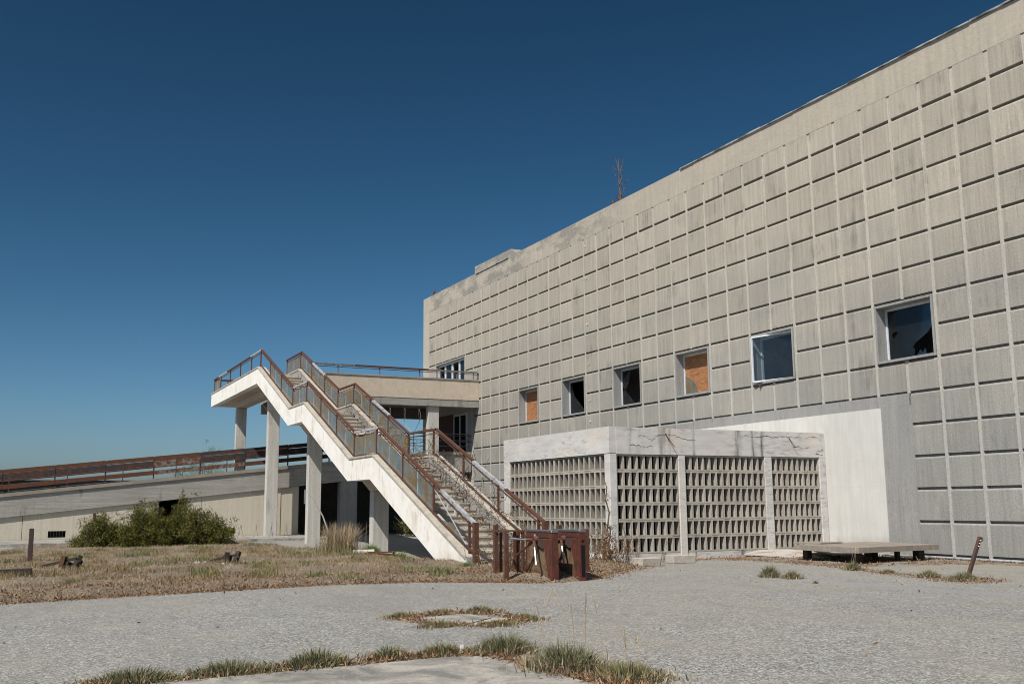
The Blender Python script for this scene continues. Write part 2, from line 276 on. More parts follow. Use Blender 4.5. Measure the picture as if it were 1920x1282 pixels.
# ------------------------------------------------------------------ mesh helpers
class MB:
    def __init__(s): s.v = []; s.f = []
    def add(s, vs, fs):
        o = len(s.v); s.v += [tuple(v) for v in vs]; s.f += [tuple(i+o for i in f) for f in fs]; return s
    def box(s, x0, x1, y0, y1, z0, z1):
        return s.add([(x, y, z) for x in (x0, x1) for y in (y0, y1) for z in (z0, z1)],
                     [(0, 1, 3, 2), (4, 6, 7, 5), (0, 4, 5, 1), (2, 3, 7, 6), (0, 2, 6, 4), (1, 5, 7, 3)])
    def cbox(s, x0, x1, y0, y1, z0, z1, c):       # box with chamfered vertical+horizontal edges
        xs, ys, zs = (x0, x1), (y0, y1), (z0, z1); V = {}; vs = []
        for i in (0, 1):
            for j in (0, 1):
                for k in (0, 1):
                    sx, sy, sz = (1-2*i)*c, (1-2*j)*c, (1-2*k)*c
                    for a, (dx, dy, dz) in enumerate(((0, sy, sz), (sx, 0, sz), (sx, sy, 0))):
                        V[i, j, k, a] = len(vs); vs.append((xs[i]+dx, ys[j]+dy, zs[k]+dz))
        fs = []
        for i in (0, 1): fs.append([V[i, j, k, 0] for j, k in ((0, 0), (0, 1), (1, 1), (1, 0))])
        for j in (0, 1): fs.append([V[i, j, k, 1] for i, k in ((0, 0), (1, 0), (1, 1), (0, 1))])
        for k in (0, 1): fs.append([V[i, j, k, 2] for i, j in ((0, 0), (0, 1), (1, 1), (1, 0))])
        for j in (0, 1):
            for k in (0, 1): fs.append([V[0, j, k, 1], V[1, j, k, 1], V[1, j, k, 2], V[0, j, k, 2]])
            for i in (0, 1): fs.append([V[i, j, 0, 0], V[i, j, 1, 0], V[i, j, 1, 1], V[i, j, 0, 1]])
        for i in (0, 1):
            for k in (0, 1): fs.append([V[i, 0, k, 0], V[i, 1, k, 0], V[i, 1, k, 2], V[i, 0, k, 2]])
        for i in (0, 1):
            for j in (0, 1):
                for k in (0, 1): fs.append([V[i, j, k, 0], V[i, j, k, 1], V[i, j, k, 2]])
        return s.add(vs, fs)
    def prism(s, pts, y0, y1, axis='y'):          # polygon extruded along an axis; pts are (x,z) / (y,z) / (x,y)
        n = len(pts)
        mk = {'y': lambda p, q: (p[0], q, p[1]), 'x': lambda p, q: (q, p[0], p[1]), 'z': lambda p, q: (p[0], p[1], q)}[axis]
        vs = [mk(p, y0) for p in pts]+[mk(p, y1) for p in pts]
        return s.add(vs, [tuple(range(n)), tuple(range(2*n-1, n-1, -1))]+[(i, i+n, (i+1) % n+n, (i+1) % n) for i in range(n)])
    def beam(s, p, q, w, h, up=(0, 0, 1)):
        p, q = Vector(p), Vector(q); d = (q-p).normalized(); sd = d.cross(Vector(up))
        if sd.length < 1e-4: sd = Vector((1, 0, 0))
        sd.normalize(); u = sd.cross(d); sd *= w/2; u *= h/2
        vs = [c+a*sd+b*u for c in (p, q) for a, b in ((-1, -1), (1, -1), (1, 1), (-1, 1))]
        return s.add(vs, [(0, 3, 2, 1), (4, 5, 6, 7), (0, 1, 5, 4), (1, 2, 6, 5), (2, 3, 7, 6), (3, 0, 4, 7)])
    def tube(s, pts, r, n=6, cap=True):
        pts = [Vector(p) for p in pts]; o = len(s.v); k = len(pts)
        rs = r if hasattr(r, '__len__') else [r]*k
        prev = None
        for i, p in enumerate(pts):
            d = (pts[min(i+1, k-1)]-pts[max(i-1, 0)]); d = d.normalized() if d.length > 1e-9 else Vector((0, 0, 1))
            if prev is None or abs(d.dot(prev)) > .98: prev = Vector((0, 0, 1)) if abs(d.z) < .9 else Vector((1, 0, 0))
            a = d.cross(prev).normalized(); prev = a.cross(d).normalized(); b = prev
            for j in range(n):
                t = 2*math.pi*j/n; s.v.append(tuple(p+rs[i]*(math.cos(t)*a+math.sin(t)*b)))
        for i in range(k-1):
            for j in range(n): s.f.append((o+i*n+j, o+i*n+(j+1) % n, o+(i+1)*n+(j+1) % n, o+(i+1)*n+j))
        if cap: s.f.append(tuple(o+j for j in range(n-1, -1, -1))); s.f.append(tuple(o+(k-1)*n+j for j in range(n)))
        return s
    def build(s, name, m, parent=None, smooth=False):
        me = bpy.data.meshes.new(name); me.from_pydata(s.v, [], s.f); me.materials.append(M[m] if isinstance(m, str) else m)
        import bmesh as _b
        bm = _b.new(); bm.from_mesh(me); _b.ops.recalc_face_normals(bm, faces=bm.faces); bm.to_mesh(me); bm.free()
        if smooth: me.polygons.foreach_set('use_smooth', [True]*len(me.polygons))
        return link(name, me, parent)
def link(name, me, parent=None):
    o = bpy.data.objects.new(name, me); COL.objects.link(o)
    if parent:
        o.parent = parent; o.matrix_parent_inverse = Matrix.Translation(-parent.location) if parent.type == 'EMPTY' and parent.parent is None else Matrix.Identity(4)
    return o
def place(o, x, y, z, rz=0, s=1): o.location = (x, y, z); o.rotation_euler = (0, 0, rz); o.scale = (s, s, s); return o
def tag(o, label, cat, group=None):
    o['label'] = label; o['category'] = cat
    if group: o['group'] = group
    return o
def thing(name, label, cat, loc, group=None):
    o = bpy.data.objects.new(name, None); COL.objects.link(o); o.location = loc; o.empty_display_size = .3
    return tag(o, label, cat, group)
def struct(o): o['kind'] = 'structure'; return o
def stuff(o, label=None, cat=None):
    o['kind'] = 'stuff'
    if label: o['label'] = label; o['category'] = cat
    return o
def mesh_np(name, V, F, m, rnd=None, parent=None):
    me = bpy.data.meshes.new(name); me.from_pydata([], [], []); V = np.asarray(V, np.float32); F = np.asarray(F, np.int32)
    me.vertices.add(len(V)); me.vertices.foreach_set('co', V.ravel()); k = F.shape[1]
    me.loops.add(F.size); me.loops.foreach_set('vertex_index', F.ravel()); me.polygons.add(len(F))
    me.polygons.foreach_set('loop_start', np.arange(0, F.size, k, dtype=np.int32)); me.polygons.foreach_set('loop_total', np.full(len(F), k, np.int32))
    me.update(calc_edges=True); me.validate()
    if rnd is not None:
        at = me.attributes.new('rnd', 'FLOAT', 'POINT'); at.data.foreach_set('value', np.asarray(rnd, np.float32))
    me.materials.append(M[m]); return link(name, me, parent)
def blades(name, P, H, m, width=.012, lean=.35, parent=None, rnd=None, seg=2, upbias=None, rs=rng):
    """curved tapering grass blades rooted at P (n,3) with heights H (n,)"""
    n = len(P); a = rs.uniform(0, 2*np.pi, n); le = np.abs(rs.normal(0, lean, n))*H
    if upbias is not None: a, le = upbias
    dx, dy = np.cos(a)*le, np.sin(a)*le; b = rs.uniform(0, np.pi, n); w = width*rs.uniform(.6, 1.3, n)
    wx, wy = np.cos(b)*w/2, np.sin(b)*w/2
    V = []
    for t, ww in ((0, 1), (.55, .8)):
        c = P+np.stack([dx*t*t, dy*t*t, H*t], 1)
        V.append(c-np.stack([wx*ww, wy*ww, 0*wx], 1)); V.append(c+np.stack([wx*ww, wy*ww, 0*wx], 1))
    V.append(P+np.stack([dx, dy, H*(1-.25*np.minimum(1, le/np.maximum(H, 1e-3)))], 1))
    V = np.stack(V, 1).reshape(-1, 3); i = np.arange(n)*5
    F = np.concatenate([np.stack([i, i+1, i+3], 1), np.stack([i, i+3, i+2], 1), np.stack([i+2, i+3, i+4], 1)])
    r = rs.uniform(0, 1, n) if rnd is None else rnd
    o = mesh_np(name, V, F, m, np.repeat(r, 5), parent); o['kind'] = 'stuff'; return o
def leaves(name, P, size, m, parent=None, up=None, asp=.4, rnd=None, rs=rng):
    """small pointed leaf faces (two triangles, slightly folded)"""
    n = len(P); d = rs.normal(0, 1, (n, 3))
    if up is not None: d += up
    d /= np.linalg.norm(d, axis=1)[:, None]; q = rs.normal(0, 1, (n, 3)); q = np.cross(d, q); q /= np.linalg.norm(q, axis=1)[:, None]
    s = size*rs.uniform(.5, 1.4, n)[:, None]
    V = np.stack([P, P+d*s*.5+q*s*asp*.5, P+d*s, P+d*s*.5-q*s*asp*.5], 1).reshape(-1, 3); i = np.arange(n)*4
    F = np.concatenate([np.stack([i, i+1, i+2], 1), np.stack([i, i+2, i+3], 1)])
    r = rs.uniform(0, 1, n) if rnd is None else rnd
    o = mesh_np(name, V, F, m, np.repeat(np.clip(r, 0, 1), 4), parent); o['kind'] = 'stuff'; return o
def const_rnd(o, v=None):
    me = o.data; at = me.attributes.new('rnd', 'FLOAT', 'POINT')
    at.data.foreach_set('value', (rng.uniform(0, 1, len(me.vertices)) if v is None else np.full(len(me.vertices), v)).astype(np.float32)); return o
def inside(poly, x, y):
    c = np.zeros(len(x), bool); n = len(poly)
    for i in range(n):
        x1, y1 = poly[i]; x2, y2 = poly[(i+1) % n]
        c ^= ((y1 > y) != (y2 > y)) & (x < (x2-x1)*(y-y1)/((y2-y1) if y2 != y1 else 1e-9)+x1)
    return c
def edist(poly, x, y):
    d = np.full(len(x), 1e9); n = len(poly)
    for i in range(n):
        ax, ay = poly[i]; bx, by = poly[(i+1) % n]; L = (bx-ax)**2+(by-ay)**2+1e-9
        t = np.clip(((x-ax)*(bx-ax)+(y-ay)*(by-ay))/L, 0, 1); d = np.minimum(d, np.hypot(x-ax-t*(bx-ax), y-ay-t*(by-ay)))
    return d
def snoise(x, y, f, seed=0):                      # cheap smooth value noise, 0..1
    r = np.random.default_rng(seed); g = r.uniform(0, 1, (64, 64)); u, v = x*f, y*f
    i, j = np.floor(u).astype(int), np.floor(v).astype(int); a, b = u-i, v-j; a = a*a*(3-2*a); b = b*b*(3-2*b)
    G = lambda p, q: g[p % 64, q % 64]
    return (G(i, j)*(1-a)+G(i+1, j)*a)*(1-b)+(G(i, j+1)*(1-a)+G(i+1, j+1)*a)*b
def proj(p):
    d = Vector(p)-CP; w = d.dot(CF); return (.5+d.dot(CR)/w*35/36, d.dot(CU)/w*35/36, w)

# ------------------------------------------------------------------ ground
struct(MB().add([(-900, -900, 0), (900, -900, 0), (900, 900, 0), (-900, 900, 0)], [(0, 1, 2, 3)]).build('ground', 'asphalt'))
WEED = [(37.4, -48), (37.35, -22), (37.0, -20.4), (36.7, -18.6), (36.35, -16.5), (36.65, -14.6), (37.6, -13.25), (38.3, -12.3), (37.9, -11.2), (36.7, -10.2), (35.3, -8.5), (33.4, -7.9), (33.0, -9.0), (31.5, -12.0), (29.2, -12.25), (24.8, -12.2), (22.5, -12.9), (16.2, -13.3), (13.2, -14.3), (12.6, -20.5), (17.0, -22.6), (18, -48)]
def sheet(name, poly, m, step, zf, z0=.006):
    xs = [p[0] for p in poly]; ys = [p[1] for p in poly]
    gx = np.arange(min(xs), max(xs)+step, step); gy = np.arange(max(min(ys), -34), max(ys)+step, step)
    XX, YY = np.meshgrid(gx, gy, indexing='ij'); x, y = XX.ravel(), YY.ravel()
    jx = x+rng.uniform(-.3, .3, len(x))*step; jy = y+rng.uniform(-.3, .3, len(y))*step
    d = edist(poly, jx, jy)*np.where(inside(poly, jx, jy), 1, -1)
    z = z0+np.clip(d, -.3, 1.2)*0+zf(jx, jy)*np.clip(d/.6, 0, 1); z = np.where(d < 0, -.02, z)
    idx = np.arange(len(x)).reshape(XX.shape); ok = (d > -.02).reshape(XX.shape)
    q = np.stack([idx[:-1, :-1], idx[1:, :-1], idx[1:, 1:], idx[:-1, 1:]], -1).reshape(-1, 4)
    okq = (ok[:-1, :-1] | ok[1:, :-1] | ok[1:, 1:] | ok[:-1, 1:]).ravel()
    V = np.stack([jx, jy, z], 1)
    o = mesh_np(name, V, q[okq], m); o.data.polygons.foreach_set('use_smooth', [True]*len(o.data.polygons)); return o
def mound(x, y): return .03+.10*snoise(x, y, .5, 3)+.05*snoise(x, y, 1.7, 4)+.03*snoise(x, y, 5, 5)
struct(sheet('dry_verge', WEED, 'soil', .16, mound))
STRIP = [(33.0, -7.9), (33.5, -7.5), (33.4, -5.2), (34.2, -4.1), (37.0, -4.3), (38.0, -3.9), (38.3, -2.5), (38.9, -.9), (41, -.6), (48, -.5), (48, -.12), (35.0, -.1), (32.9, -.3)]
struct(sheet('littered_strip', STRIP, 'litter', .12, lambda x, y: .012+.03*snoise(x, y, 2.5, 9)))

# ------------------------------------------------------------------ main building
W, H, BASE = 1.09273, .875, 14.13
def rz(r): return (BASE-r)*H
NC = 44
bld = thing('concrete_building', 'long windowed concrete building faced with a grid of square panels', 'building', (0, 0, 0))
wins = [(32, 'w1'), (27, 'w2'), (23, 'w3'), (19, 'w4'), (15, 'w5'), (11, 'w6')]
def in_win(c, r):            # cell c,r (r = index of groove above the cell)
    if any(w <= c < w+2 and 6 <= r < 8 for w, _ in wins): return True
    if 1 <= c < 5 and 3 <= r <= 5: return True
    return False
def has_panel(c, r):
    if in_win(c, r): return False
    if r >= 9 and 24 <= c < 33: return False
    if c < 6 and r >= 5: return False
    return True
# backing wall (the bottom of the grooves) with the window openings left free
mb = MB(); YB = .10
zr = [rz(-1)+.02]+[rz(r) for r in range(0, 15)]+[0]
for c in range(NC):
    for r in range(-1, 15):
        if in_win(c, r): continue
        z1, z0 = zr[r+1], zr[r+2]
        mb.add([(c*W, YB, z0), ((c+1)*W, YB, z0), ((c+1)*W, YB, z1), (c*W, YB, z1)], [(0, 1, 2, 3)])
mb.add([(W, YB, rz(6)), (5*W, YB, rz(6)), (5*W, YB, 7.7), (W, YB, 7.7)], [(0, 1, 2, 3)])
mb.box(-.9, 48.1, 8, 8.2, 0, 14.0); mb.box(-.9, -.7, .11, 8, 0, 14); mb.box(47.9, 48.1, .11, 8, 0, 14); mb.box(-.69, 47.89, .11, 8, 13.6, 13.9)
mb.box(-.69, 47.89, 3.6, 3.7, 0, 13.5)
for z in (4.9, 7.66): mb.box(-.69, 47.89, .13, 3.59, z, z+.12)
mb.box(-.69, 47.89, .13, 3.59, 9.9, 10.02)
mb.build('wall', 'wallback', bld)
# flat plain stretches
mb = MB(); mb.box(-.9, .06, 0, .099, 0, 13.12); mb.box(.06, 5.99*W, .02, .098, 0, rz(6)+.39)
mb.build('wall_margin', 'rib', bld)
mb = MB(); mb.box(26.23, 33*W, .004, .097, 4.13, rz(9)-.03); mb.box(35.03, 33*W+.06, .006, .096, 0, 4.13)
mb.build('wall_margin', 'plain', bld)
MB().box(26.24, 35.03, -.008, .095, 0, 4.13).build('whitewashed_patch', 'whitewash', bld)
# parapet and its felt edge
MB().box(-.9, 48.1, -.002, .35, 13.108, 14.05).build('parapet', 'parapet', bld)
mb = MB(); x = 26.0
while x < 48:
    L = random.uniform(.5, 1.6); h = random.uniform(.03, .06); mb.box(x, min(x+L, 48.1)-.01, -.05-random.uniform(0, .02), .36, 14.045+random.uniform(.003, .012), 14.05+h); x += L
mb.build('roof_edge_strip', 'felt', bld)
mb = MB(); mb.prism([(6.8, 14.051), (11.9, 14.051), (11.3, 14.42), (6.8, 14.46)], .02, 1.6); mb.build('roof_upstand', 'parapet', bld)
MB().tube([(7.0, -.02, 14.0), (11.0, -.02, 14.0)], .03, 5).build('roof_edge_strip', 'felt', bld)
# panels
pw, ph = W-.104, H-.072
def panel_mesh(nm, ph, ct=.045):
    a, b = pw/2, ph/2; c = .014; m = MB()
    F = [(-a+c, 0, -b), (a-c, 0, -b), (a-c, 0, b-ct), (-a+c, 0, b-ct)]      # front
    O = [(-a, .035, -b), (a, .035, -b), (a, .035, b), (-a, .035, b)]            # chamfer edge
    B = [(-a, .099, -b), (a, .099, -b), (a, .099, b), (-a, .099, b)]
    m.add(F+O+B, [(0, 1, 2, 3), (1, 5, 6, 2), (2, 6, 7, 3), (3, 7, 4, 0), (0, 4, 5, 1), (5, 9, 10, 6), (6, 10, 11, 7), (7, 11, 8, 4), (4, 8, 9, 5)])
    me = bpy.data.meshes.new(nm); me.from_pydata(m.v, [], m.f); me.materials.append(M['panel']); return me
pm = panel_mesh('panel', ph); pm_top = panel_mesh('panel_top', .705, .004); pm_low = panel_mesh('panel_low', .02)
cells = []
for c in range(NC):
    for r in range(-1, 14):
        if not has_panel(c, r): continue
        zc = (rz(r)+rz(r+1))/2-.012 if r >= 0 else 12.36+.045+.35
        u, v, w = proj(((c+.5)*W, 0, zc)); vis = -.02 < u < 1.02 and abs(v) < .35
        cells.append((w if vis else w+500, c, r, zc))
cells.sort()
rest = MB()
for i, (w, c, r, zc) in enumerate(cells):
    me = pm if r >= 0 else pm_top
    dy = random.uniform(-.004, .005)
    if i < 300 and w < 500:
        o = link('panel', me, bld); o.location = ((c+.5)*W, dy, zc); o.rotation_euler = (random.uniform(-.004, .004), 0, random.uniform(-.003, .003))
    else:
        rest.add([(v.co.x+(c+.5)*W, v.co.y+dy, v.co.z+zc) for v in me.vertices], [tuple(p.vertices) for p in me.polygons])
stuff(rest.build('panels', 'panel', bld))
# lowest strip under groove 14
mb = MB(); mb.box(33*W+.062, 48.1, .012, .094, 0, rz(14)-.035); mb.build('wall_base', 'plain', bld)
# ribs between panel columns
for c in range(0, NC+1):
    segs = [[0.0, 13.12]]
    def cut(a, b):
        out = []
        for s0, s1 in segs:
            if b <= s0 or a >= s1: out.append([s0, s1]); continue
            if a > s0: out.append([s0, a])
            if b < s1: out.append([b, s1])
        segs[:] = out
    if 24 <= c <= 33: cut(-1, rz(9)-.03)
    if c <= 5: cut(-1, rz(5)-.4)
    for w, _ in wins:
        if c == w+1: cut(rz(8), rz(6))
    if 1 < c < 5: cut(7.5, rz(3))
    if c == 0: segs = [[7.6, 13.12]]
    for s0, s1 in segs:
        MB().box(c*W-.058+(.06 if c == 0 else 0), c*W+.058, .027, .1-.004, s0, s1).build('rib', 'rib', bld)
# windows
def window(c, kind):
    x0, x1, z0, z1 = c*W+.06, (c+2)*W-.06, rz(8)+.02, rz(6)-.045
    m = MB(); t = .07
    m.box(x0, x0+t, -.012, .42, z0, z1); m.box(x1-t, x1, -.013, .42, z0, z1)
    m.box(x0+t, x1-t, -.012, .42, z1-t, z1); m.box(x0+t, x1-t, -.05, .42, z0, z0+t)
    wo = m.build('window', 'plain', bld)
    a0, a1, b0, b1 = x0+t+.003, x1-t-.003, z0+t+.003, z1-t-.003
    fw = .06; yf = .345
    m = MB()
    m.box(a0, a0+fw, yf, yf+.07, b0, b1); m.box(a1-fw, a1, yf, yf+.07, b0, b1); m.box(a0+fw, a1-fw, yf+.002, yf+.068, b0, b0+fw); m.box(a0+fw, a1-fw, yf+.002, yf+.068, b1-fw*1.2, b1)
    m.build('frame', 'frame', wo)
    g0, g1, h0, h1 = a0+fw, a1-fw, b0+fw, b1-fw*1.2
    U = lambda u, v: (g0+u*(g1-g0), h0+v*(h1-h0))
    yp = yf+.035
    def pane(pts, nm='pane', mt='pane'):
        return MB().prism([U(*p) for p in pts], yp, yp+.006).build(nm, mt, wo)
    if kind == 'w1':
        pane([(0, 0), (.48, 0), (.5, .16), (.45, .17), (.52, .27), (.66, .36), (.78, .45), (.93, .66), (1, .75), (1, 1), (.22, 1), (.2, .55), (.1, .42), (.06, .5), (.0, .5)])
        pane([(0, .5), (.06, .5), (.1, .56), (.2, .55), (.22, 1), (0, 1)]); pane([(.5, 0), (.72, 0), (.70, .13), (.64, .05), (.6, .12), (.55, .04)]); pane([(.82, 0), (1, 0), (1, .1), (.86, .2)])
    elif kind in ('w3', 'w6'):
        MB().prism([U(*p) for p in [(0, 0), (1, 0), (1, 1), (0, 1)]], yp, yp+.015).build('plywood_board', 'ply', wo)
        if kind == 'w3':
            MB().prism([U(*p) for p in [(0, 0), (.42, 0), (.36, .2), (.25, .36), (.1, .46), (0, .48)]], yp-.012, yp-.004).build('pane', 'glass', wo)
    elif kind == 'w4':
        pane([(0, .42), (.12, .45), (.25, .62), (.33, .95), (.45, 1), (0, 1)]); pane([(0, 0), (.5, 0), (.36, .16), (.12, .42), (0, .55)]); pane([(.5, 0), (1, 0), (1, .16), (.86, .12), (.8, .02), (.66, .12), (.62, .03)]); pane([(.55, 1), (.62, .93), (.72, .95), (.74, 1)])
    elif kind == 'w5':
        pane([(0, 0), (.75, 0), (.2, .55), (.12, .8), (.1, 1), (0, 1)]); 
    elif kind == 'w2':
        # casement leaf swung outwards on its left edge
        L = g1-g0+.1; an = math.radians(22); ca, sa = math.cos(an), math.sin(an)
        def P2(u, v, d=0): return (a0+.02+u*L*ca+d*sa, yf-.02-u*L*sa+d*ca, b0+.02+v*(b1-b0-.05))
        hx = a1-.02
        def P3(u, v, d=0): return (hx-u*L*ca+d*sa, yf-.04-u*L*sa*.62-d*ca, b0+.01+v*(b1-b0-.04))
        m = MB()
        for p, q in (((0, 0), (1, 0)), ((0, 1), (1, 1)), ((0, 0), (0, 1)), ((1, 0), (1, 1))): m.beam(P3(*p), P3(*q), .055, .05, up=(0, 1, 0) if p[1] == q[1] else (0, 1, 0))
        leaf = m.build('casement', 'frame', wo)
        MB().add([P3(.03, .03), P3(.97, .03), P3(.97, .97), P3(.03, .97)], [(0, 1, 2, 3)]).build('pane', 'pane', wo)
        MB().add([P3(.9, 0), P3(.75, 0), P3(.88, -.13)], [(0, 1, 2)]).build('stay_arm', 'rustdark', wo)
    return wo
wl = {'w1': 'large broken window nearest the right end', 'w3': 'window boarded with orange plywood', 'w2': 'window with its casement hanging open'}
for c, k in wins:
    o = window(c, k)
    if k in wl: o['label'] = wl[k]
# glazed doors onto the walkway
x0, x1, z0, z1 = W+.05, 5*W-.05, 7.72, rz(3)-.04
m = MB(); m.box(x0, x0+.06, .0, .4, z0, z1); m.box(x1-.06, x1, .0, .4, z0, z1); m.box(x0+.06, x1-.06, -.005, .4, z1-.07, z1)
gd = m.build('glazed_door_band', 'plain', bld)
n = 4; dx = (x1-x0-.12)/n
for i in range(n):
    a = x0+.06+i*dx
    m = MB(); m.box(a+.004, a+.09, .16, .24, z0, z1-.075); m.box(a+dx-.09, a+dx-.004, .16, .24, z0, z1-.075); m.box(a+.09, a+dx-.09, .162, .238, z1-.16, z1-.075)
    m.build('frame', 'frame', gd)
    if i != 0: MB().box(a+.09, a+dx-.09, .2, .206, z0, z1-.16-(.5 if i == 2 else 0)).build('pane', 'pane', gd)
# lower doors in the shade under the walkway
m = MB(); m.box(1.7, 3.85, -.03, .015, 4.42, 6.55); m.build('timber_screen', 'wood', bld)
m = MB()
for a, b in ((3.95, 4.05), (4.8, 4.9), (5.7, 5.8)): m.box(a, b, -.05, .016, 4.42, 6.5)
m.box(4.05, 5.7, -.045, .015, 6.38, 6.5); fr = m.build('door_frame', 'frame', bld)
MB().box(4.05, 4.8, -.01, .012, 4.42, 6.38).build('pane', 'void', fr); MB().box(4.9, 5.7, -.01, .012, 4.42, 6.38).build('pane', 'void', fr)
for x, z in ((18.8, 12.76), (18.84, 11.29), (18.87, 9.24), (18.92, 7.49), (18.95, 5.91), (18.97, 4.99)):
    MB().tube([(x, -.02, z), (x, -.07, z+.01)], [.024, .018], 6).build('wall_insulator', 'enamel', bld)
# conduit along the foot of the wall
tag(MB().tube([(34.9, -.16, .05), (38.4, -.15, .052), (41, -.17, .05), (47, -.15, .05)], .035, 8).build('conduit_pipe', 'metalgrey'), 'pale metal pipe lying along the foot of the panelled wall', 'pipe')
# roof bits
tag(MB().tube([(.4, .18, 14.05), (.4, .18, 14.42)], .07, 8).build('roof_pipe', 'rustdark'), 'short dark rusted pipe stub on the far roof corner', 'pipe', 'pipe stubs on the roof edge')
tag(MB().tube([(20.9, .18, 14.05), (20.9, .18, 14.27)], .075, 8).build('roof_pipe', 'rustdark'), 'dark pipe stub beside the dead plant on the roof', 'pipe', 'pipe stubs on the roof edge')
def dead_plant(name, label, base, tops, h, spread, nleaf, seed=0, low=.75):
    r = np.random.default_rng(seed); t = thing(name, label, 'plant', base); m = MB(); bx, by, bz = base; pts = []
    for (tx, ty, tz) in tops:
        n = 7; pl = []
        for i in range(n+1):
            f = i/n; pl.append((bx+tx*f**1.6+r.normal(0, .02)*h, by+ty*f**1.6+r.normal(0, .02)*h, bz+tz*f))
        m.tube(pl, [.03*h/2.2*(1-.75*i/n)+.004 for i in range(n+1)], 4); pts += pl
    for k in range(int(40*spread)+12):
        p = Vector(pts[r.integers(0, len(pts))]); 
        if (p.z-bz)/h > low and r.uniform() > .3: continue
        L = spread*r.uniform(.12, .4); a = r.uniform(0, 6.28); q = p+Vector((math.cos(a)*L, math.sin(a)*L, L*r.uniform(.1, .9)))
        m.tube([p, (p+q)/2+Vector((0, 0, -.02)), q], [.006, .005, .003], 3); pts.append(tuple(q)); pts.append(tuple((p+q)/2))
    stuff(const_rnd(m.build('stem', 'twig', t), .55))
    P = np.array([pts[i] for i in r.integers(0, len(pts), nleaf)])+r.normal(0, .05*spread+.015, (nleaf, 3)); P[:, 2] = np.maximum(P[:, 2], bz)
    leaves('foliage', P, .055, 'twig', t, rs=r); return t
dead_plant('dead_roof_plant', 'tall dead plant growing on the roof edge against the sky', (21.45, .2, 14.03), [(-.05, 0, 1.95), (-.2, -.05, 2.0), (.12, .05, 1.9), (.25, .1, .6), (-.25, .0, .45)], 2.0, .55, 260, 3)

# ------------------------------------------------------------------ annex with breeze-block screens
AX, AY, AT = 32.74, -7.67, 3.58
ann = thing('concrete_annex', 'low flat-roofed annex with breeze block screens and flaking white paint', 'annex', (29.5, -4, 0))
mb = MB(); mb.box(26.2, AX, AY, AY+.22, 2.86, AT); mb.box(AX-.22, AX+.012, AY+.22, -.012, 2.84, AT-.004); mb.box(26.2, 26.42, AY+.22, -.012, 2.86, AT-.002)
mb.box(26.42, AX-.22, AY+.22, -.012, 3.2, 3.45); mb.build('ring_beam', 'flake', ann)
for y0, y1 in ((-7.668, -7.44), (-5.42, -5.19), (-2.36, -2.09), (-.26, -.014)):
    MB().cbox(AX-.26, AX-.002 if y0 < -7 else AX+.006, y0, y1, -.05, 2.838, .012).build('pillar', 'flake', ann)
MB().cbox(32.46, AX-.263, AY+.004, AY+.25, -.05, 2.858, .012).build('pillar', 'flake', ann)
MB().cbox(26.2, 26.6, AY+.004, AY+.25, -.05, 2.858, .012).build('pillar', 'flake', ann)
mb = MB(); mb.box(AX-.24, AX-.02, -7.43, -.27, -.05, .17); mb.box(26.61, 32.45, AY+.03, AY+.24, -.05, .17); mb.build('plinth', 'flake', ann)
mb = MB(); mb.box(26.5, 26.55, AY+.3, -.1, 0, 3.19); mb.box(26.5, AX-.3, -.14, -.1, 0, 3.19); mb.box(26.5, AX-.28, AY+.26, -.14, 0.004, .02); mb.box(26.5, AX-.28, AY+.26, -.14, 3.15, 3.19); mb.build('black_lining', 'void', ann)  # lining coloured near-black, so the room's darkness is painted in
def block_mesh(w, h, d, t=.028, flare=0.0):
    tb = .045; m = MB(); a, b = w/2, h/2
    O = [(-a, -b), (a, -b), (a, b), (-a, b)]; I = [(-a+t, -b+tb), (a-t, -b+tb), (a-t, b-tb), (-a+t, b-tb)]; I2 = [(-a+t-flare, -b+tb), (a-t+flare, -b+tb), (a-t+flare, b-tb), (-a+t-flare, b-tb)]
    e = .006; O2 = [(x*(1-e/a), z*(1-e/b)) for x, z in O]
    V = [(x, .006, z) for x, z in O]+[(x, 0, z) for x, z in O2]+[(x, 0, z) for x, z in I]+[(x, d, z) for x, z in I2]+[(x, d, z) for x, z in O]
    F = []
    for i in range(4):
        j = (i+1) % 4; F += [(i, j, 4+j, 4+i), (4+i, 4+j, 8+j, 8+i), (8+i, 8+j, 12+j, 12+i), (12+i, 12+j, 16+j, 16+i), (16+i, 16+j, j, i)]
    me = bpy.data.meshes.new('screen_block'); me.from_pydata(m.v+V, [], F); me.materials.append(M['blk']); return me
rows = 6; z0, z1 = .175, 2.838; bh = (z1-z0)/rows
for (y0, y1, n) in ((-7.44, -5.42, 9), (-5.19, -2.36, 13), (-2.09, -.26, 9)):
    bw = (y1-y0)/n; me = block_mesh(bw-.003, bh-.003, .17)
    for i in range(n):
        for k in range(rows):
            o = link('screen_block', me, ann); o.location = (AX-.03+random.uniform(-.005, .004), y0+(i+.5)*bw, z0+(k+.5)*bh); o.rotation_euler = (0, 0, math.pi/2)
bw = (32.46-26.6)/20; me = block_mesh(bw-.003, (2.858-z0)/rows-.003, .15, .036, .033)
for i in range(20):
    for k in range(rows):
        o = link('screen_block', me, ann); o.location = (26.6+(i+.5)*bw, AY+.05+random.uniform(-.004, .005), z0+(k+.5)*(2.858-z0)/rows)
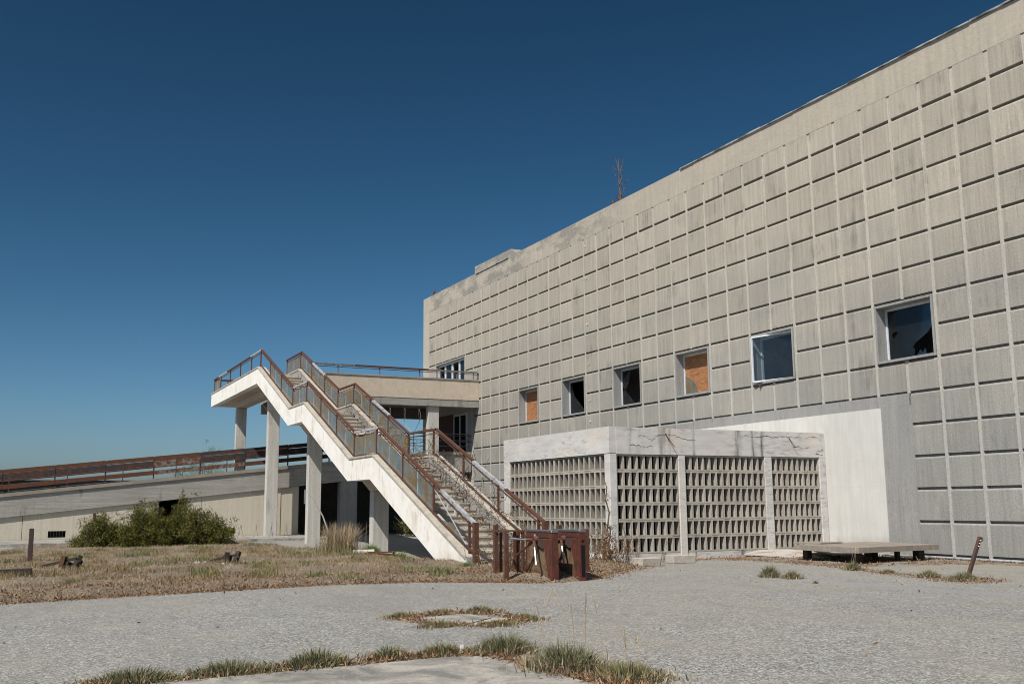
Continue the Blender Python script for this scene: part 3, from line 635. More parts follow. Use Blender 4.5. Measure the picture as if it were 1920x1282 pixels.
def crack(pts, seed, x=None, y=None):
    r = np.random.default_rng(seed); P = []
    for (a, b) in zip(pts, pts[1:]):
        for f in np.linspace(0, 1, 7)[:-1]: P.append((a[0]+(b[0]-a[0])*f+r.normal(0, .012), a[1]+(b[1]-a[1])*f+r.normal(0, .018)))
    m = MB()
    for (a, b) in zip(P, P[1:]):
        w = r.uniform(.002, .008)
        if x is not None: m.add([(x, a[0], a[1]-w), (x, b[0], b[1]-w), (x, b[0], b[1]+w), (x, a[0], a[1]+w)], [(0, 1, 2, 3)])
    return m.build('crack', 'void', ann)
crack([(-6.75, 3.36), (-6.5, 3.33), (-6.3, 3.22), (-6.1, 3.38), (-5.8, 3.4), (-5.5, 3.38), (-5.25, 3.28), (-4.7, 3.27)], 1, x=AX+.0145)
crack([(-3.2, 3.44), (-2.75, 3.4), (-2.2, 3.43), (-1.5, 3.42), (-.9, 3.4), (-.1, 3.45)], 2, x=AX+.0146); crack([(-1.3, 3.15), (-.9, 3.1), (-.55, 3.12)], 3, x=AX+.0147); crack([(-.12, 3.5), (-.16, 3.3), (-.1, 3.1), (-.4, 2.95), (-.05, 2.9)], 4, x=AX+.0148)
crack([(-7.0, 3.1), (-6.6, 3.05), (-6.2, 3.08)], 5, x=AX+.0149)
# bent reinforcement bars
tag(MB().tube([(AX+.02, -5.85, 3.42), (AX+.06, -5.72, 3.22), (AX+.1, -5.6, 3.05)], .012, 5).build('reinforcement_bar', 'rustdark'), 'thin dark bar sticking out of the annex beam near its corner', 'bar')
tag(MB().tube([(AX+.02, -1.42, 3.42), (AX+.06, -1.3, 3.22), (AX+.09, -1.22, 3.12)], .01, 5).build('reinforcement_bar', 'rustdark'), 'thin dark bar hanging from the annex beam near the whitewashed wall', 'bar')

# ------------------------------------------------------------------ outdoor staircase
st = thing('outdoor_staircase', 'outdoor concrete staircase with white stringer and rusty glass-panelled railings', 'staircase', (15, -11, 0))
T = [(-3.55, 7.97), (8.93, 7.97), (15.16, 5.50), (17.53, 5.50), (23.6, 3.07), (26.04, 3.07), (33.2, .27)]
B = [(-3.55, 7.21), (8.73, 7.21), (15.02, 4.77), (17.23, 4.76), (23.42, 2.32), (25.75, 2.32), (31.6, -.03), (33.2, -.03)]
YN, YF = -12.1, -9.85
def tz(x, prof=T):
    for (a, za), (b, zb) in zip(prof, prof[1:]):
        if a <= x <= b: return za+(zb-za)*(x-a)/(b-a)
    return prof[0][1] if x < prof[0][0] else prof[-1][1]
MB().prism([(x, z-.05) for x, z in T]+B[::-1], YN, YN+.32).build('stringer', 'white', st)
TF = [(5.6, 7.97)]+T[1:]; BF = [(5.6, 7.215)]+B[1:]
MB().prism([(x, z-.05) for x, z in TF]+BF[::-1], YF-.32, YF).build('stringer', 'plain', st)
def coping(prof, y0, y1, ov):
    for (a, za), (b, zb) in zip(prof, prof[1:]):
        MB().prism([(a, za-.049), (b, zb-.049), (b, zb+.012), (a, za+.012)], y0, y1).build('coping', 'coping', st)
coping(T, YN-.03, YN+.345, 0); coping(TF, YF-.345, YF+.03, 0)
MB().box(33.2, 33.33, YN+.02, YN+.3, -.03, .26).build('stringer_foot', 'plain', st)
# landings, steps and soffit
yi, yo = YN+.345, YF-.347
def landing(a, b, z): MB().box(a, b, yi, yo, z-.12, z).build('landing', 'stair', st)
landing(-3.55, 8.9, 7.70); landing(15.2, 17.5, 5.23); landing(23.65, 26.0, 2.80)
for (xa, za, xb, zb, n) in ((8.9, 7.70, 15.2, 5.23, 14), (17.5, 5.23, 23.65, 2.80, 14), (26.0, 2.80, 33.15, 0.0, 16)):
    dx, dz = (xb-xa)/n, (za-zb)/n
    me = None
    for i in range(n-1):
        if me is None:
            m = MB(); m.box(0, dx, yi-yi, yo-yi, -dz-.05, -.045); m.box(-.0, dx+.03, .0, yo-yi-.0, -.044, 0)
            o = m.build('step', 'stair', st); me = o.data
        else: o = link('step', me, st)
        o.location = (xa+i*dx, yi, za-(i+1)*dz)
MB().prism([(-3.5, 7.575), (8.9, 7.575), (15.2, 4.95), (17.5, 4.95), (23.65, 2.45), (26.0, 2.45), (32.2, -.02)]+[(x, z+.02) for x, z in B[:7]][::-1], YN+.322, YF-.322).build('soffit', 'beige', st)
SP = [(-.6, 6.88), (8.45, 6.88), (14.8, 4.43), (17.0, 4.43), (23.2, 1.99), (24.9, 1.99)]
MB().prism(SP+[(25.75, 2.33), (23.42, 2.33), (17.23, 4.775), (15.02, 4.785), (8.73, 7.225), (-.6, 7.225)], -11.24, -10.7).build('spine_beam', 'beige', st)
for x0, x1, zt in ((-.55, -.2, 6.879), (7.3, 7.68, 6.879), (14.93, 15.28, 4.429), (23.25, 23.64, 1.989)):
    MB().cbox(x0, x1, -11.26, -10.71, -.05, zt, .015).build('column', 'board', st)
# railings
RT = [(-3.75, 8.80), (8.9, 8.80), (15.18, 6.32), (17.45, 6.32), (23.62, 3.92), (26.14, 3.90), (33.42, 1.04)]
def railing(y, xs, gray, posts, panes, missing, prof):
    ends = sorted(set(xs)); root = None
    pts = [p[0] for p in prof]
    cuts = sorted(set([xs[0], xs[1]]+[p for p in pts if xs[0] < p < xs[1]]+[g for ab in gray for g in ab if xs[0] < g < xs[1]]))
    r = MB(); 
    for a, b in zip(cuts, cuts[1:]): r.beam((a-.01, y, tz(a)+.055), (b+.01, y, tz(b)+.055), .05, .045)
    r = r.build('railing', 'rustdark', st)
    for a, b in zip(cuts, cuts[1:]):
        g = any(ga <= (a+b)/2 <= gb for ga, gb in gray)
        MB().beam((a-.03, y, tz(a, prof)), (b+.03, y, tz(b, prof)), .085, .07).build('handrail', 'metalgrey' if g else 'rust', r)
        MB().beam((a, y, tz(a, prof)-.13), (b, y, tz(b, prof)-.13), .03, .025).build('middle_rail', 'rustdark', r)
    for x in posts: MB().box(x-.024, x+.024, y-.028, y+.028, tz(x)-.02, tz(x, prof)-.045).build('post', 'rust', r)
    for a, b in zip(posts, posts[1:]):
        if any(ma-.05 <= (a+b)/2 <= mb_+.05 for ma, mb_ in missing): continue
        kn = [a]+[p for p in pts if a < p < b]+[b]
        mid = (a+b)/2
        for u, v in ((a+.04, mid-.015), (mid+.015, b-.04)):
            ju = random.uniform(0, .04)
            MB().prism([(u, tz(u)+.085), (v, tz(v)+.085), (v, tz(v, prof)-.15-ju), (u, tz(u, prof)-.15-ju)], y-.004, y+.004).build('glass_pane', 'glass', r)
        MB().box(mid-.012, mid+.012, y-.012, y+.012, tz(mid)+.08, tz(mid, prof)-.14).build('glazing_bar', 'metalgrey', r)
    return r
r1 = railing(-11.93, (-3.75, 33.42), [(-2.2, .4), (6.4, 8.9), (15.18, 17.45), (23.62, 26.14), (31.2, 33.42)],
        [-3.55, -1.6, 1.2, 3.9, 6.6, 8.7, 10.8, 13.0, 15.1, 17.3, 19.4, 21.5, 23.6, 25.9, 28.3, 30.7, 33.05], True, [(-1.6, 10.8), (30.7, 33.05)], RT)
MB().prism([(31.2, tz(31.2)+.09), (32.9, tz(32.9)+.09), (32.0, tz(32.0)+.3)], -11.934, -11.926).build('glass_shard', 'glass', r1)
MB().beam((30.75, -11.93, tz(30.75, RT)-.15), (32.9, -11.93, tz(32.9)+.12), .02, .02).build('glazing_bar', 'metalgrey', r1)
MB().box(33.36, 33.48, -11.99, -11.87, -.02, 1.09).build('newel_post', 'rust', r1)
r2 = railing(-10.02, (5.9, 33.42), [(10.9, 13.0), (19.7, 21.6), (29.0, 31.2)],
        [6.0, 8.7, 10.8, 13.0, 15.1, 17.3, 19.4, 21.5, 23.6, 25.9, 28.3, 30.7, 33.05], True, [(23.6, 33.05)], RT)
MB().box(33.36, 33.48, -10.08, -9.96, -.02, 1.09).build('newel_post', 'rust', r2)
# landing end railing across the far end
m = MB(); m.beam((-3.7, -11.9, 8.8), (-3.7, -10.0, 8.8), .16, .1); m.beam((-3.6, -11.9, 8.03), (-3.6, -10.0, 8.03), .05, .05)
for y in (-11.2, -10.5): m.box(-3.65, -3.58, y, y+.05, 7.7, 8.76)
m.build('end_railing', 'rust', st)
MB().box(-3.55, -3.3, yi, YF, 7.58, 7.98).build('end_kerb', 'beige', st)

# ------------------------------------------------------------------ walkway bridge
br = thing('walkway_bridge', 'raised concrete walkway joining the staircase top to the building', 'walkway', (3.5, -5, 0))
MB().box(7.2, 7.38, YF+.03, -.02, 6.99, 8.03).build('parapet', 'beige', br)
MB().box(7.17, 7.42, YF+.03, -.021, 8.032, 8.10).build('coping', 'boardx', br)
MB().box(6.9, 7.36, YF+.03, -.022, 6.62, 6.988).build('edge_beam', 'boardx', br)
MB().box(-.8, 7.19, YF+.03, -.023, 7.2, 7.70).build('deck', 'boardx', br)
MB().box(-.8, -.4, YF+.03, -.024, 6.62, 7.198).build('edge_beam', 'boardx', br); MB().box(-.8, -.6, YF+.03, -.024, 7.702, 8.03).build('parapet', 'beige', br)
for y in (-7.6, -5.0): MB().box(-.39, 6.89, y, y+.3, 6.75, 7.198).build('cross_beam', 'boardx', br)
MB().cbox(6.86, 7.22, -2.85, -2.25, -.05, 6.618, .012).build('column', 'board', br)
MB().cbox(-.75, -.45, -2.85, -2.25, -.05, 6.618, .012).build('column', 'board', br)
m = MB(); m.beam((7.3, YF+.05, 8.53), (7.3, -.05, 8.5), .13, .08); rl = m.build('railing', 'steelpost', br)
MB().beam((7.3, -6.9, 8.527), (7.3, -2.9, 8.512), .14, .09).build('handrail_sleeve', 'rustdark', rl)
MB().beam((7.3, YF+.05, 8.42), (7.3, -.05, 8.39), .03, .03).build('middle_rail', 'steelpost', rl)
for y in (-7.76, -5.57, -3.38, -1.26, -.3, -.06): MB().box(7.275, 7.325, y-.025, y+.025, 8.08, 8.5).build('post', 'steelpost', rl)

# ------------------------------------------------------------------ ramp and lower terrace
rp = thing('vehicle_ramp', 'long concrete ramp with rusty barrier boards rising behind the bush', 'ramp', (3, -16, 0))
def rt(y): return min(3.36+.1063*(y+11.1), 4.30)
y0, y1, yk = -42.5, -.05, -2.26
XR, XL, FH = 6.45, 0.0, 1.06
prof = [(y0, rt(y0)), (yk, rt(yk)), (y1, rt(y1))]
MB().prism([(y, z-.16) for y, z in prof]+[(y1, rt(y1)-FH), (yk, rt(yk)-FH), (-32.0, .08), (y0, -.3)], XR-.3, XR, 'x').build('fascia_beam', 'boardx', rp)
MB().prism([(y, z-.158) for y, z in prof]+[(y, z) for y, z in prof][::-1], XR-.36, XR+.07, 'x').build('coping', 'slab', rp)
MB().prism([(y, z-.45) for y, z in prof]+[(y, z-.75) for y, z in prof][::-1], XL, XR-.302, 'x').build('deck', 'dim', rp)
MB().prism([(y, z-.16) for y, z in prof]+[(y, z-1.1) for y, z in prof][::-1], XL-.1, XL-.002, 'x').build('fascia_beam', 'boardx', rp)
def wseg(a, b, z0=0, dz=FH+.01, x=XR-.1, m='cream', nm='retaining_wall'):
    return MB().prism([(a, z0), (b, z0), (b, rt(b)-dz), (a, rt(a)-dz)], x-.25, x, 'x').build(nm, m, rp)
wseg(-31, -21.6); wseg(-21.58, -20.54); wseg(-19.82, -15.93); wseg(-14.78, -14.0); wseg(-13.98, -13.06); wseg(-12.38, -10.25); wseg(-10.24, -9.35, x=XR-.13)
wseg(-15.93, -14.78, 0, 2.1)
for a, b in ((-20.54, -19.82), (-13.06, -12.38)):
    MB().prism([(a, .5), (b, .5), (b, rt(b)-FH-.01), (a, rt(a)-FH-.01)], XR-.35, XR-.1, 'x').build('retaining_wall', 'cream', rp); MB().box(XR-.35, XR-.1, a, b, 0, .21).build('vent_sill', 'cream', rp)
for a in (-20.44, -12.96):
    for k in range(5): MB().box(XR-.3, XR-.29, a+k*.12, a+k*.12+.02, .21, .5).build('vent_bar', 'wire', rp)
MB().cbox(XR-.6, XR-.05, -7.24, -6.37, -.02, rt(-6.8)-FH-.01, .01).build('pillar', 'plain', rp)
MB().box(XR-.7, XR+.3, -7.4, -6.2, 0, .3).build('pillar_footing', 'plain', rp)
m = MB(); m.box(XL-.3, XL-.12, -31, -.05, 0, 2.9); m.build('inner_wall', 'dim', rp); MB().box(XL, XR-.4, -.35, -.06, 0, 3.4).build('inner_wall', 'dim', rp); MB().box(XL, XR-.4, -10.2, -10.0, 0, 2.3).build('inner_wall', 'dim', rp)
rr = MB().tube([(XR, y0, rt(y0)+.86), (XR, yk, rt(yk)+.86), (XR, y1, rt(y1)+.86)], .022, 6).build('railing', 'rustdark', rp)
MB().tube([(XR, y0, rt(y0)+.54), (XR, yk, rt(yk)+.54), (XR, y1, rt(y1)+.54)], .02, 6).build('middle_rail', 'rustdark', rr)
y = -31.55
while y < -.5:
    MB().box(XR-.02, XR+.02, y-.02, y+.02, rt(y)-.01, rt(y)+.89).build('post', 'rustdark', rr); y += 2.33
fb = MB().tube([(XL, y0, rt(y0)+.5), (XL, yk, rt(yk)+.5)], .015, 4).build('barrier', 'rustdark', rp)
y = -32.0
while y < -2.4:
    L = 2.36
    for j, (lo, hi, mt) in enumerate(((1.03, 1.26, 'board_rust'), (.66, 1.02, 'board_dark'), (.29, .50, 'board_rust'))):
        dk = y > -13.4
        mm = 'board_dark' if dk and j != 2 else ('board_worn' if -17 < y < -11 and j > 0 else mt)
        q = random.uniform(-.015, .015)
        MB().prism([(y+.01, rt(y)+lo+q), (y+L-.01, rt(y+L)+lo+q), (y+L-.01, rt(y+L)+hi), (y+.01, rt(y)+hi)], XL+.03, XL+.06, 'x').build('board', mm, fb)
    MB().box(XL-.04, XL+.025, y-.03, y+.03, rt(y)-.4, rt(y)+1.2).build('post', 'rustdark', fb)
    y += L
tr_ = MB().tube([(6.3, -5.4, 5.25), (6.3, -.1, 5.27)], .022, 5).build('terrace_railing', 'steelpost', rp)
for dz in (.3, .62): MB().tube([(6.3, -5.4, 4.3+dz), (6.3, -.1, 4.3+dz)], .022, 5).build('middle_rail', 'steelpost', tr_)
for y in (-5.3, -4.4, -3.3, -2.0, -1.0, -.15): MB().tube([(6.3, y, rt(y)-.02), (6.3, y, 5.27)], .022, 5).build('post', 'steelpost', tr_)
struct(MB().box(XR-.05, 11.3, -34, -9.2, -.1, .12).build('pavement', 'patch'))

# ------------------------------------------------------------------ warning sign
sg = thing('warning_sign', 'small white sign with a black triangle hung in the dark doorway', 'sign', (6.48, -8.95, 1.6))
MB().box(6.47, 6.485, -9.12, -8.66, 1.62, 2.28).build('plate', 'enamel', sg)
for p, q in (((-9.08, 1.72), (-8.88, 2.04)), ((-9.08, 1.72), (-8.70, 1.72)), ((-8.88, 2.04), (-8.70, 1.72))): MB().beam((6.489, *p), (6.489, *q), .006, .04, up=(1, 0, 0)).build('triangle_stroke', 'print', sg)
MB().tube([(6.478, -8.88, 2.27), (6.478, -8.88, 2.42)], .006, 4).build('hanger', 'wire', sg)

# ------------------------------------------------------------------ turnstiles and red fence
def turnstile(label, ox, oy, slot):
    t = thing('turnstile', label, 'turnstile', (ox, oy, 0), 'rusty turnstiles at the foot of the stairs')
    L, D, HH = 1.12, .15, .95
    m = MB(); m.box(ox-L, ox-L+.03, oy, oy+D, 0, HH); m.box(ox-.05, ox, oy, oy+D, 0, HH); m.box(ox-L+.031, ox-.051, oy+.001, oy+D-.001, HH-.10, HH-.001)
    m.box(ox-L+.031, ox-.051, oy+D-.03, oy+D-.003, .03, HH-.101); m.box(ox-L+.031, ox-.051, oy+.01, oy+D-.031, .03, .06); m.build('body', 'rustred', t)
    MB().box(ox-L+.032, ox-.052, oy+.014, oy+.03, .062, HH-.102).build('side_panel', 'olive', t)
    MB().prism([(ox-.40, HH-.13), (ox-.06, HH-.13), (ox-.06, .10), (ox-.16, .10), (ox-.30, .55)], oy+.004, oy+.013).build('service_panel', 'rustred', t)
    MB().cbox(ox-L-.012, ox+.012, oy-.012, oy+D+.012, HH+.002, HH+.05, .012).build('cap', 'cap', t)
    if slot: MB().box(ox-.02, ox+.004, oy+.04, oy+D-.025, .08, .70).build('open_slot', 'void', t); MB().tube([(ox-.02, oy+.08, .78), (ox+.005, oy+.08, .78)], .03, 10).build('lock', 'void', t)
    hx, hy, hz = ox-.54, oy-.09, .80
    MB().prism([(hx-.13, HH-.12), (hx+.16, HH-.12), (hx+.20, hz-.16), (hx+.05, hz-.10), (hx-.10, hz-.02)], oy-.05, oy+.013).build('hub_housing', 'rustdark', t)
    hb = MB().tube([(hx, oy-.03, hz+.02), (hx, hy-.03, hz)], [.07, .06], 12).build('hub', 'rust', t)
    for d, c in (((-.35, -.93, .08), 'chrome'), ((-.80, -.30, -.55), 'rustdark'), ((.50, -.18, -.85), 'chrome')):
        d = Vector(d).normalized(); p = Vector((hx, hy-.02, hz))
        MB().tube([p+d*.02, p+d*.16], .034, 8).build('arm_socket', 'rust', hb)
        MB().tube([p+d*.16, p+d*.56], .022, 8).build('arm', c, hb)
    if not slot: MB().box(ox-.75, ox-.68, oy-.004, oy+.0, HH-.08, HH-.04).build('label_plate', 'metalgrey', t)
    return t
turnstile('rusty red turnstile standing next to the barred fence', 38.12, -12.40, False)
turnstile('rusty red turnstile with a black slot in its end panel', 38.14, -11.78, True)
fn = thing('barred_fence', 'rust red barred fence between the stair foot and the turnstiles', 'fence', (36.9, -12.8, 0))
for x, y, w, h in ((36.75, -12.97, .085, 1.10), (36.7, -12.83, .05, .97), (37.50, -13.10, .08, .95), (36.8, -12.56, .055, .96), (36.75, -12.45, .06, .96), (36.9, -12.42, .055, .95)):
    MB().box(x-w/2, x+w/2, y-w/2, y+w/2, -.02, h).build('bar', 'rust', fn)
for p, q in (((36.72, -13.0, .975), (36.95, -12.35, .972)), ((36.75, -12.98, .9735), (37.52, -13.11, .968)), ((36.95, -12.40, .971), (37.02, -12.2, .972)), ((36.75, -12.96, .06), (37.50, -13.10, .06))):
    MB().beam(p, q, .045, .035).build('rail', 'rust', fn)
for nm, x, y, h, lab in (('steel_post', 36.84, -10.86, .98, 'short rust red post right of the slotted turnstile'), ('steel_post', 35.9, -11.0, 1.06, 'rust red post end showing behind the turnstile caps')):
    tag(MB().cbox(x-.05, x+.05, y-.05, y+.05, -.02, h, .008).build(nm, 'rust'), lab, 'post')

# ------------------------------------------------------------------ concrete platform, sheets, blocks
pl = thing('concrete_platform', 'thick concrete platform slab on short legs in front of the whitewashed wall', 'platform', (36.4, -2.2, 0))
pts = [(35.2, -3.62), (37.1, -3.74), (37.55, -3.7), (37.42, -2.2), (37.3, -.7), (36, -.66), (34.85, -.62)]
MB().prism(pts, .29, .42, 'z').build('slab', 'slab', pl)
for x, y, w in ((35.35, -3.3, .16), (37.2, -3.4, .16), (37.0, -1.1, .2), (36.9, -1.75, .1), (36.6, -2.2, .1), (35.1, -.9, .16)):
    MB().box(x-w/2, x+w/2, y-w/2, y+w/2, 0, .289).build('leg', 'timber', pl)
def tilted_sheet(c, L, w, th, rot, label, nm='plywood_sheet', mt='sheet'):
    m = MB(); m.box(-L/2, L/2, -w/2, w/2, 0, th); o = m.build(nm, mt); o.location = c; o.rotation_euler = rot; return tag(o, label, 'board')
tilted_sheet((33.75, -2.35, .075), 2.2, 1.7, .03, (math.radians(3), math.radians(2.5), .5), 'stained plywood sheet lying between the annex and the platform')
tilted_sheet((34.55, -1.7, .15), 1.3, 1.2, .03, (math.radians(-2), math.radians(7), .1), 'tilted brown plywood sheet tucked beneath the platform edge')
tilted_sheet((35.0, -2.6, .425), .9, .9, .03, (0, 0, .15), 'small grey board lying on the far left platform corner', 'loose_board', 'slab')
for i, (x, y, rzv, lab) in enumerate(((34.85, -7.95, .1, 'left pale concrete block at the foot of the annex wall'), (34.25, -6.55, -.05, 'right pale concrete block at the foot of the annex wall'))):
    o = MB().cbox(-.2, .2, -.33, .33, 0, .2, .012).build('concrete_block', 'coping'); o.location = (x, y, 0); o.rotation_euler = (0, 0, rzv); tag(o, lab, 'block', 'concrete blocks at the annex foot')
# leaning steel post
lp = thing('leaning_post', 'dark rusted post leaning out of a grass tuft by the wall', 'post', (42.0, -5.45, 0))
d = Vector((.02, .46, .86)).normalized(); p0 = Vector((42.0, -5.45, -.05))
m = MB(); m.beam(p0, p0+d*.98, .06, .06, up=(1, 0, 0)); m.build('shaft', 'rustdark', lp)
c = p0+d*.93+Vector((.0, .07, -.0)); MB().tube([c+Vector((0, math.cos(a)*.035, math.sin(a)*.035)) for a in np.linspace(0, 6.3, 13)], .009, 5).build('ring', 'rustdark', lp)
for k in (.78, .84, .9): MB().beam(p0+d*k+Vector((.036, 0, 0)), p0+d*k+Vector((.041, 0, .012)), .02, .02).build('bolt', 'enamel', lp)

# ------------------------------------------------------------------ yard slabs
struct(MB().prism([(46.45, -17.62), (49.6, -17.35), (49.4, -21.5), (46.35, -21.3), (46.2, -18.0), (46.27, -17.72)][::-1], -.1, .02, 'z').build('concrete_pad', 'patch'))
mh = thing('manhole_cover', 'flat concrete manhole cover ringed by weeds in the yard', 'manhole', (43.1, -16.7, 0))
MB().prism([(42.75, -16.95), (43.35, -17.05), (43.75, -16.75), (43.2, -16.1), (42.55, -16.2)], -.02, .016, 'z').build('cover', 'patch', mh)
MB().prism([(43.22, -16.08), (43.78, -16.73), (43.95, -16.45), (43.35, -15.85)], -.02, .012, 'z').build('collar', 'coping', mh)

# ------------------------------------------------------------------ small relics on the verge
def gz(x, y): return float(.006+mound(np.array([x]), np.array([y]))[0])
tag(MB().cbox(25.55, 25.67, -21.56, -21.44, 0, .98, .01).build('steel_post', 'rustdark'), 'thin dark rusted post standing in the verge at far left', 'post')
tag(MB().cbox(11.9, 12.02, -19.1, -18.98, 0, 1.3, .01).build('steel_post', 'rustdark'), 'dark post top poking up between the two left bushes', 'post')
def stump(label, x, y, s, seed):
    r = np.random.default_rng(seed); t = thing('rusted_stump', label, 'stump', (x, y, 0), 'rusted stumps in the verge')
    m = MB(); m.beam((x, y, -.05), (x+.05*s, y+.1*s, .42*s), .13*s, .1*s); m.build('stub', 'rust', t)
    for k in range(5):
        a = r.uniform(-.3, .3, 3); MB().beam((x+a[0]*.5, y+.18*s+a[1]*.4, 0), (x+a[0], y+.25*s+a[1]*.7, .25*s+.2*r.uniform()), .11, .09).build('broken_timber', 'timber', t)
    MB().beam((x-.1, y-.35*s, .2*s), (x+.05, y+.35*s, .36*s), .16, .06).build('plank', 'timber', t)
stump('splintered black and rust stump in the verge left of the stump by the stones', 30.1, -20.95, 1.0, 5); stump('rusted steel stump beside the scattered white stones', 29.8, -17.2, .9, 6)
tag(MB().beam((31.9, -24.5, .12), (32.2, -21.55, .18), .22, .2).build('timber_beam', 'timber'), 'charred black timber beam lying at the far left edge', 'beam')
tag(MB().tube([(26.0, -13.2, 0), (25.98, -13.35, .5), (26, -13.62, 1.2), (26.02, -13.95, 1.75), (25.98, -14.2, 2.0)], [.03, .028, .022, .015, .006], 6, True).build('pale_branch', 'pale'), 'thin pale dead branch leaning in front of the stair column', 'branch')
tag(MB().tube([(26.9, -12.95, .14), (27.05, -12.35, .16)], .085, 10).build('concrete_pipe', 'pale'), 'short pale pipe lying on the verge beside the red scrap', 'pipe')
sc = thing('steel_scrap', 'flattened rust red steel scrap lying on the verge near the stair pier', 'scrap', (27.8, -12.5, 0))
MB().beam((27.2, -12.6, .14), (28.6, -12.25, .12), .3, .05).build('plate', 'rustred', sc); MB().beam((27.6, -12.75, .18), (28.7, -12.3, .22), .05, .04).build('strip', 'rust', sc); MB().beam((28.5, -12.35, .05), (28.6, -12.25, .24), .04, .04).build('tab', 'rustdark', sc)
# the litter on the stairs
for i, (x, y, lab) in enumerate(((29.55, -11.05, 'left crushed white drink can on the stairs'), (29.6, -10.85, 'right crushed white drink can on the stairs'))):
    k = int((x-26.0)/(7.15/16)); z = 2.8-(k+1)*.175
    tag(MB().tube([(x, y, z), (x, y+.02, z+.14)], .045, 10).build('drink_can', 'can'), lab, 'can', 'cans on the stairs')
def stones(name, label, cx, cy, cz, sx, sy, n, s, m, seed, kind=True):
    r = np.random.default_rng(seed); b = MB()
    for i in range(n):
        x, y = cx+r.normal(0, sx), cy+r.normal(0, sy); q = s*r.uniform(.3, 1.3)
        if cz is None and edist(WEED, np.array([x]), np.array([y]))[0]*(1 if inside(WEED, np.array([x]), np.array([y]))[0] else -1) < .4: continue
        z = cz if cz is not None else gz(x, y)-.02
        vs = [(x+q*a*r.uniform(.6, 1.1), y+q*b_*r.uniform(.6, 1.1), z+q*c*r.uniform(.6, 1)) for a, b_, c in ((1, 0, 0), (-1, 0, 0), (0, 1, 0), (0, -1, 0), (0, 0, .8), (.6, .6, .5), (-.6, .5, .5))]
        b.add(vs, [(0, 2, 5), (5, 2, 4), (0, 5, 4), (0, 4, 3), (3, 4, 1), (1, 4, 6), (6, 4, 2), (1, 6, 2), (0, 3, 1, 2)])
    return stuff(b.build(name, m), label, 'stones')
stones('white_stones', 'scattered white stones on the dry verge', 29.2, -17.9, None, .7, .9, 110, .06, 'wstone', 1)
stones('white_stones', 'loose pale stones strewn over the whole verge', 29, -18.5, None, 4, 2.6, 220, .04, 'wstone', 2)
stones('masonry_rubble', 'broken masonry rubble heaped on the middle stair flight', 20.6, -10.6, tz(20.6)-.22, .45, .3, 60, .16, 'stone', 3)
stones('masonry_rubble', 'crumbled rubble along the foot of the annex screen', 33.05, -3.6, .01, .12, 1.4, 110, .06, 'stone', 4)

# ------------------------------------------------------------------ vegetation
def bush(name, label, lobes, n, size, m, base, group=None, seed=0, stems=6, shade=None, asp=.34):
    r = np.random.default_rng(seed); t = thing(name, label, 'bush', base, group)
    P, Rn = [], []
    tot = sum(l[3]*l[4]*l[5] for l in lobes)
    for (x, y, z, rx, ry, rzz) in lobes:
        k = int(n*rx*ry*rzz/tot); nc = max(24, k//46)
        d = r.normal(0, 1, (nc, 3)); d /= np.linalg.norm(d, axis=1)[:, None]; rad = r.uniform(.25, 1.0, nc)**.45*(1+.30*r.normal(0, 1, nc))
        C = np.array([x, y, z])+d*rad[:, None]*np.array([rx, ry, rzz])
        C[:, 2] = np.maximum(C[:, 2], .12); tone = r.uniform(0, 1, nc)
        for c, tn in zip(C, tone):
            q = c+r.normal(0, 1, (46, 3))*np.array([.06, .06, .065])*size/.062; P.append(q); Rn.append(.55*tn+.45*r.uniform(0, 1, 46))
    P = np.concatenate(P); Rn = np.concatenate(Rn); P[:, 2] = np.maximum(P[:, 2], .03)
    leaves('foliage', P, size, m, t, up=np.array([0, 0, .55]), asp=asp, rnd=Rn, rs=r)
    mb = MB()
    for k in range(stems):
        l = lobes[r.integers(0, len(lobes))]; a = (base[0]+r.normal(0, .15), base[1]+r.normal(0, .15), 0); b = (l[0]+r.normal(0, .5)*l[3], l[1]+r.normal(0, .5)*l[4], l[2]+l[5]*r.uniform(.2, .8))
        mb.tube([a, ((a[0]+b[0])/2, (a[1]+b[1])/2, b[2]*.4), b], [.05, .035, .012], 5)
    mb.build('stem', 'bark', t); return t
bush('juniper_bush', 'leftmost low juniper bush beside the ramp wall', [(15.9, -19.1, .55, .8, .62, .6), (15.7, -18.5, .35, .7, .5, .45), (15.9, -19.7, .25, .5, .35, .3)], 20000, .075, 'juniper', (15.9, -19.1, 0), 'juniper bushes by the ramp', 21, 7)
bush('juniper_bush', 'juniper bush with two pointed tops in front of the dark ramp opening', [(16.4, -17.6, .7, .9, .65, .75), (16.5, -17.25, 1.2, .22, .16, .48), (16.5, -17.85, 1.2, .22, .16, .45), (16.6, -17.0, .5, .9, .6, .6), (16.4, -18.2, .35, .7, .4, .45)], 28000, .075, 'juniper', (16.4, -17.6, 0), 'juniper bushes by the ramp', 22)
bush('juniper_bush', 'tallest juniper bush with a leaning top nearest the stair column', [(16.6, -16.1, .75, .9, .65, .75), (16.6, -16.35, 1.45, .26, .2, .5), (16.7, -15.4, .6, .9, .6, .6), (16.8, -14.85, .38, .8, .42, .42), (16.5, -16.6, .5, .8, .5, .5)], 30000, .075, 'juniper', (16.6, -16.0, 0), 'juniper bushes by the ramp', 23)
bush('olive_shrub', 'dull green shrub glimpsed under the lower stair flight', [(9.2, -4.4, .6, .7, .8, .75), (8.6, -3.6, .4, .7, .6, .5), (9.8, -3.4, .35, .6, .6, .4)], 6000, .09, 'shrub', (9.2, -4.2, 0), None, 24)
bush('feathery_tree', 'wispy green treetop showing above the ramp boards', [(-12, -10.6, 4.6, .5, .75, .8), (-12, -11.4, 4.3, .4, .5, .6)], 2200, .10, 'green', (-12, -10.6, 0), None, 25, 3, asp=.18)
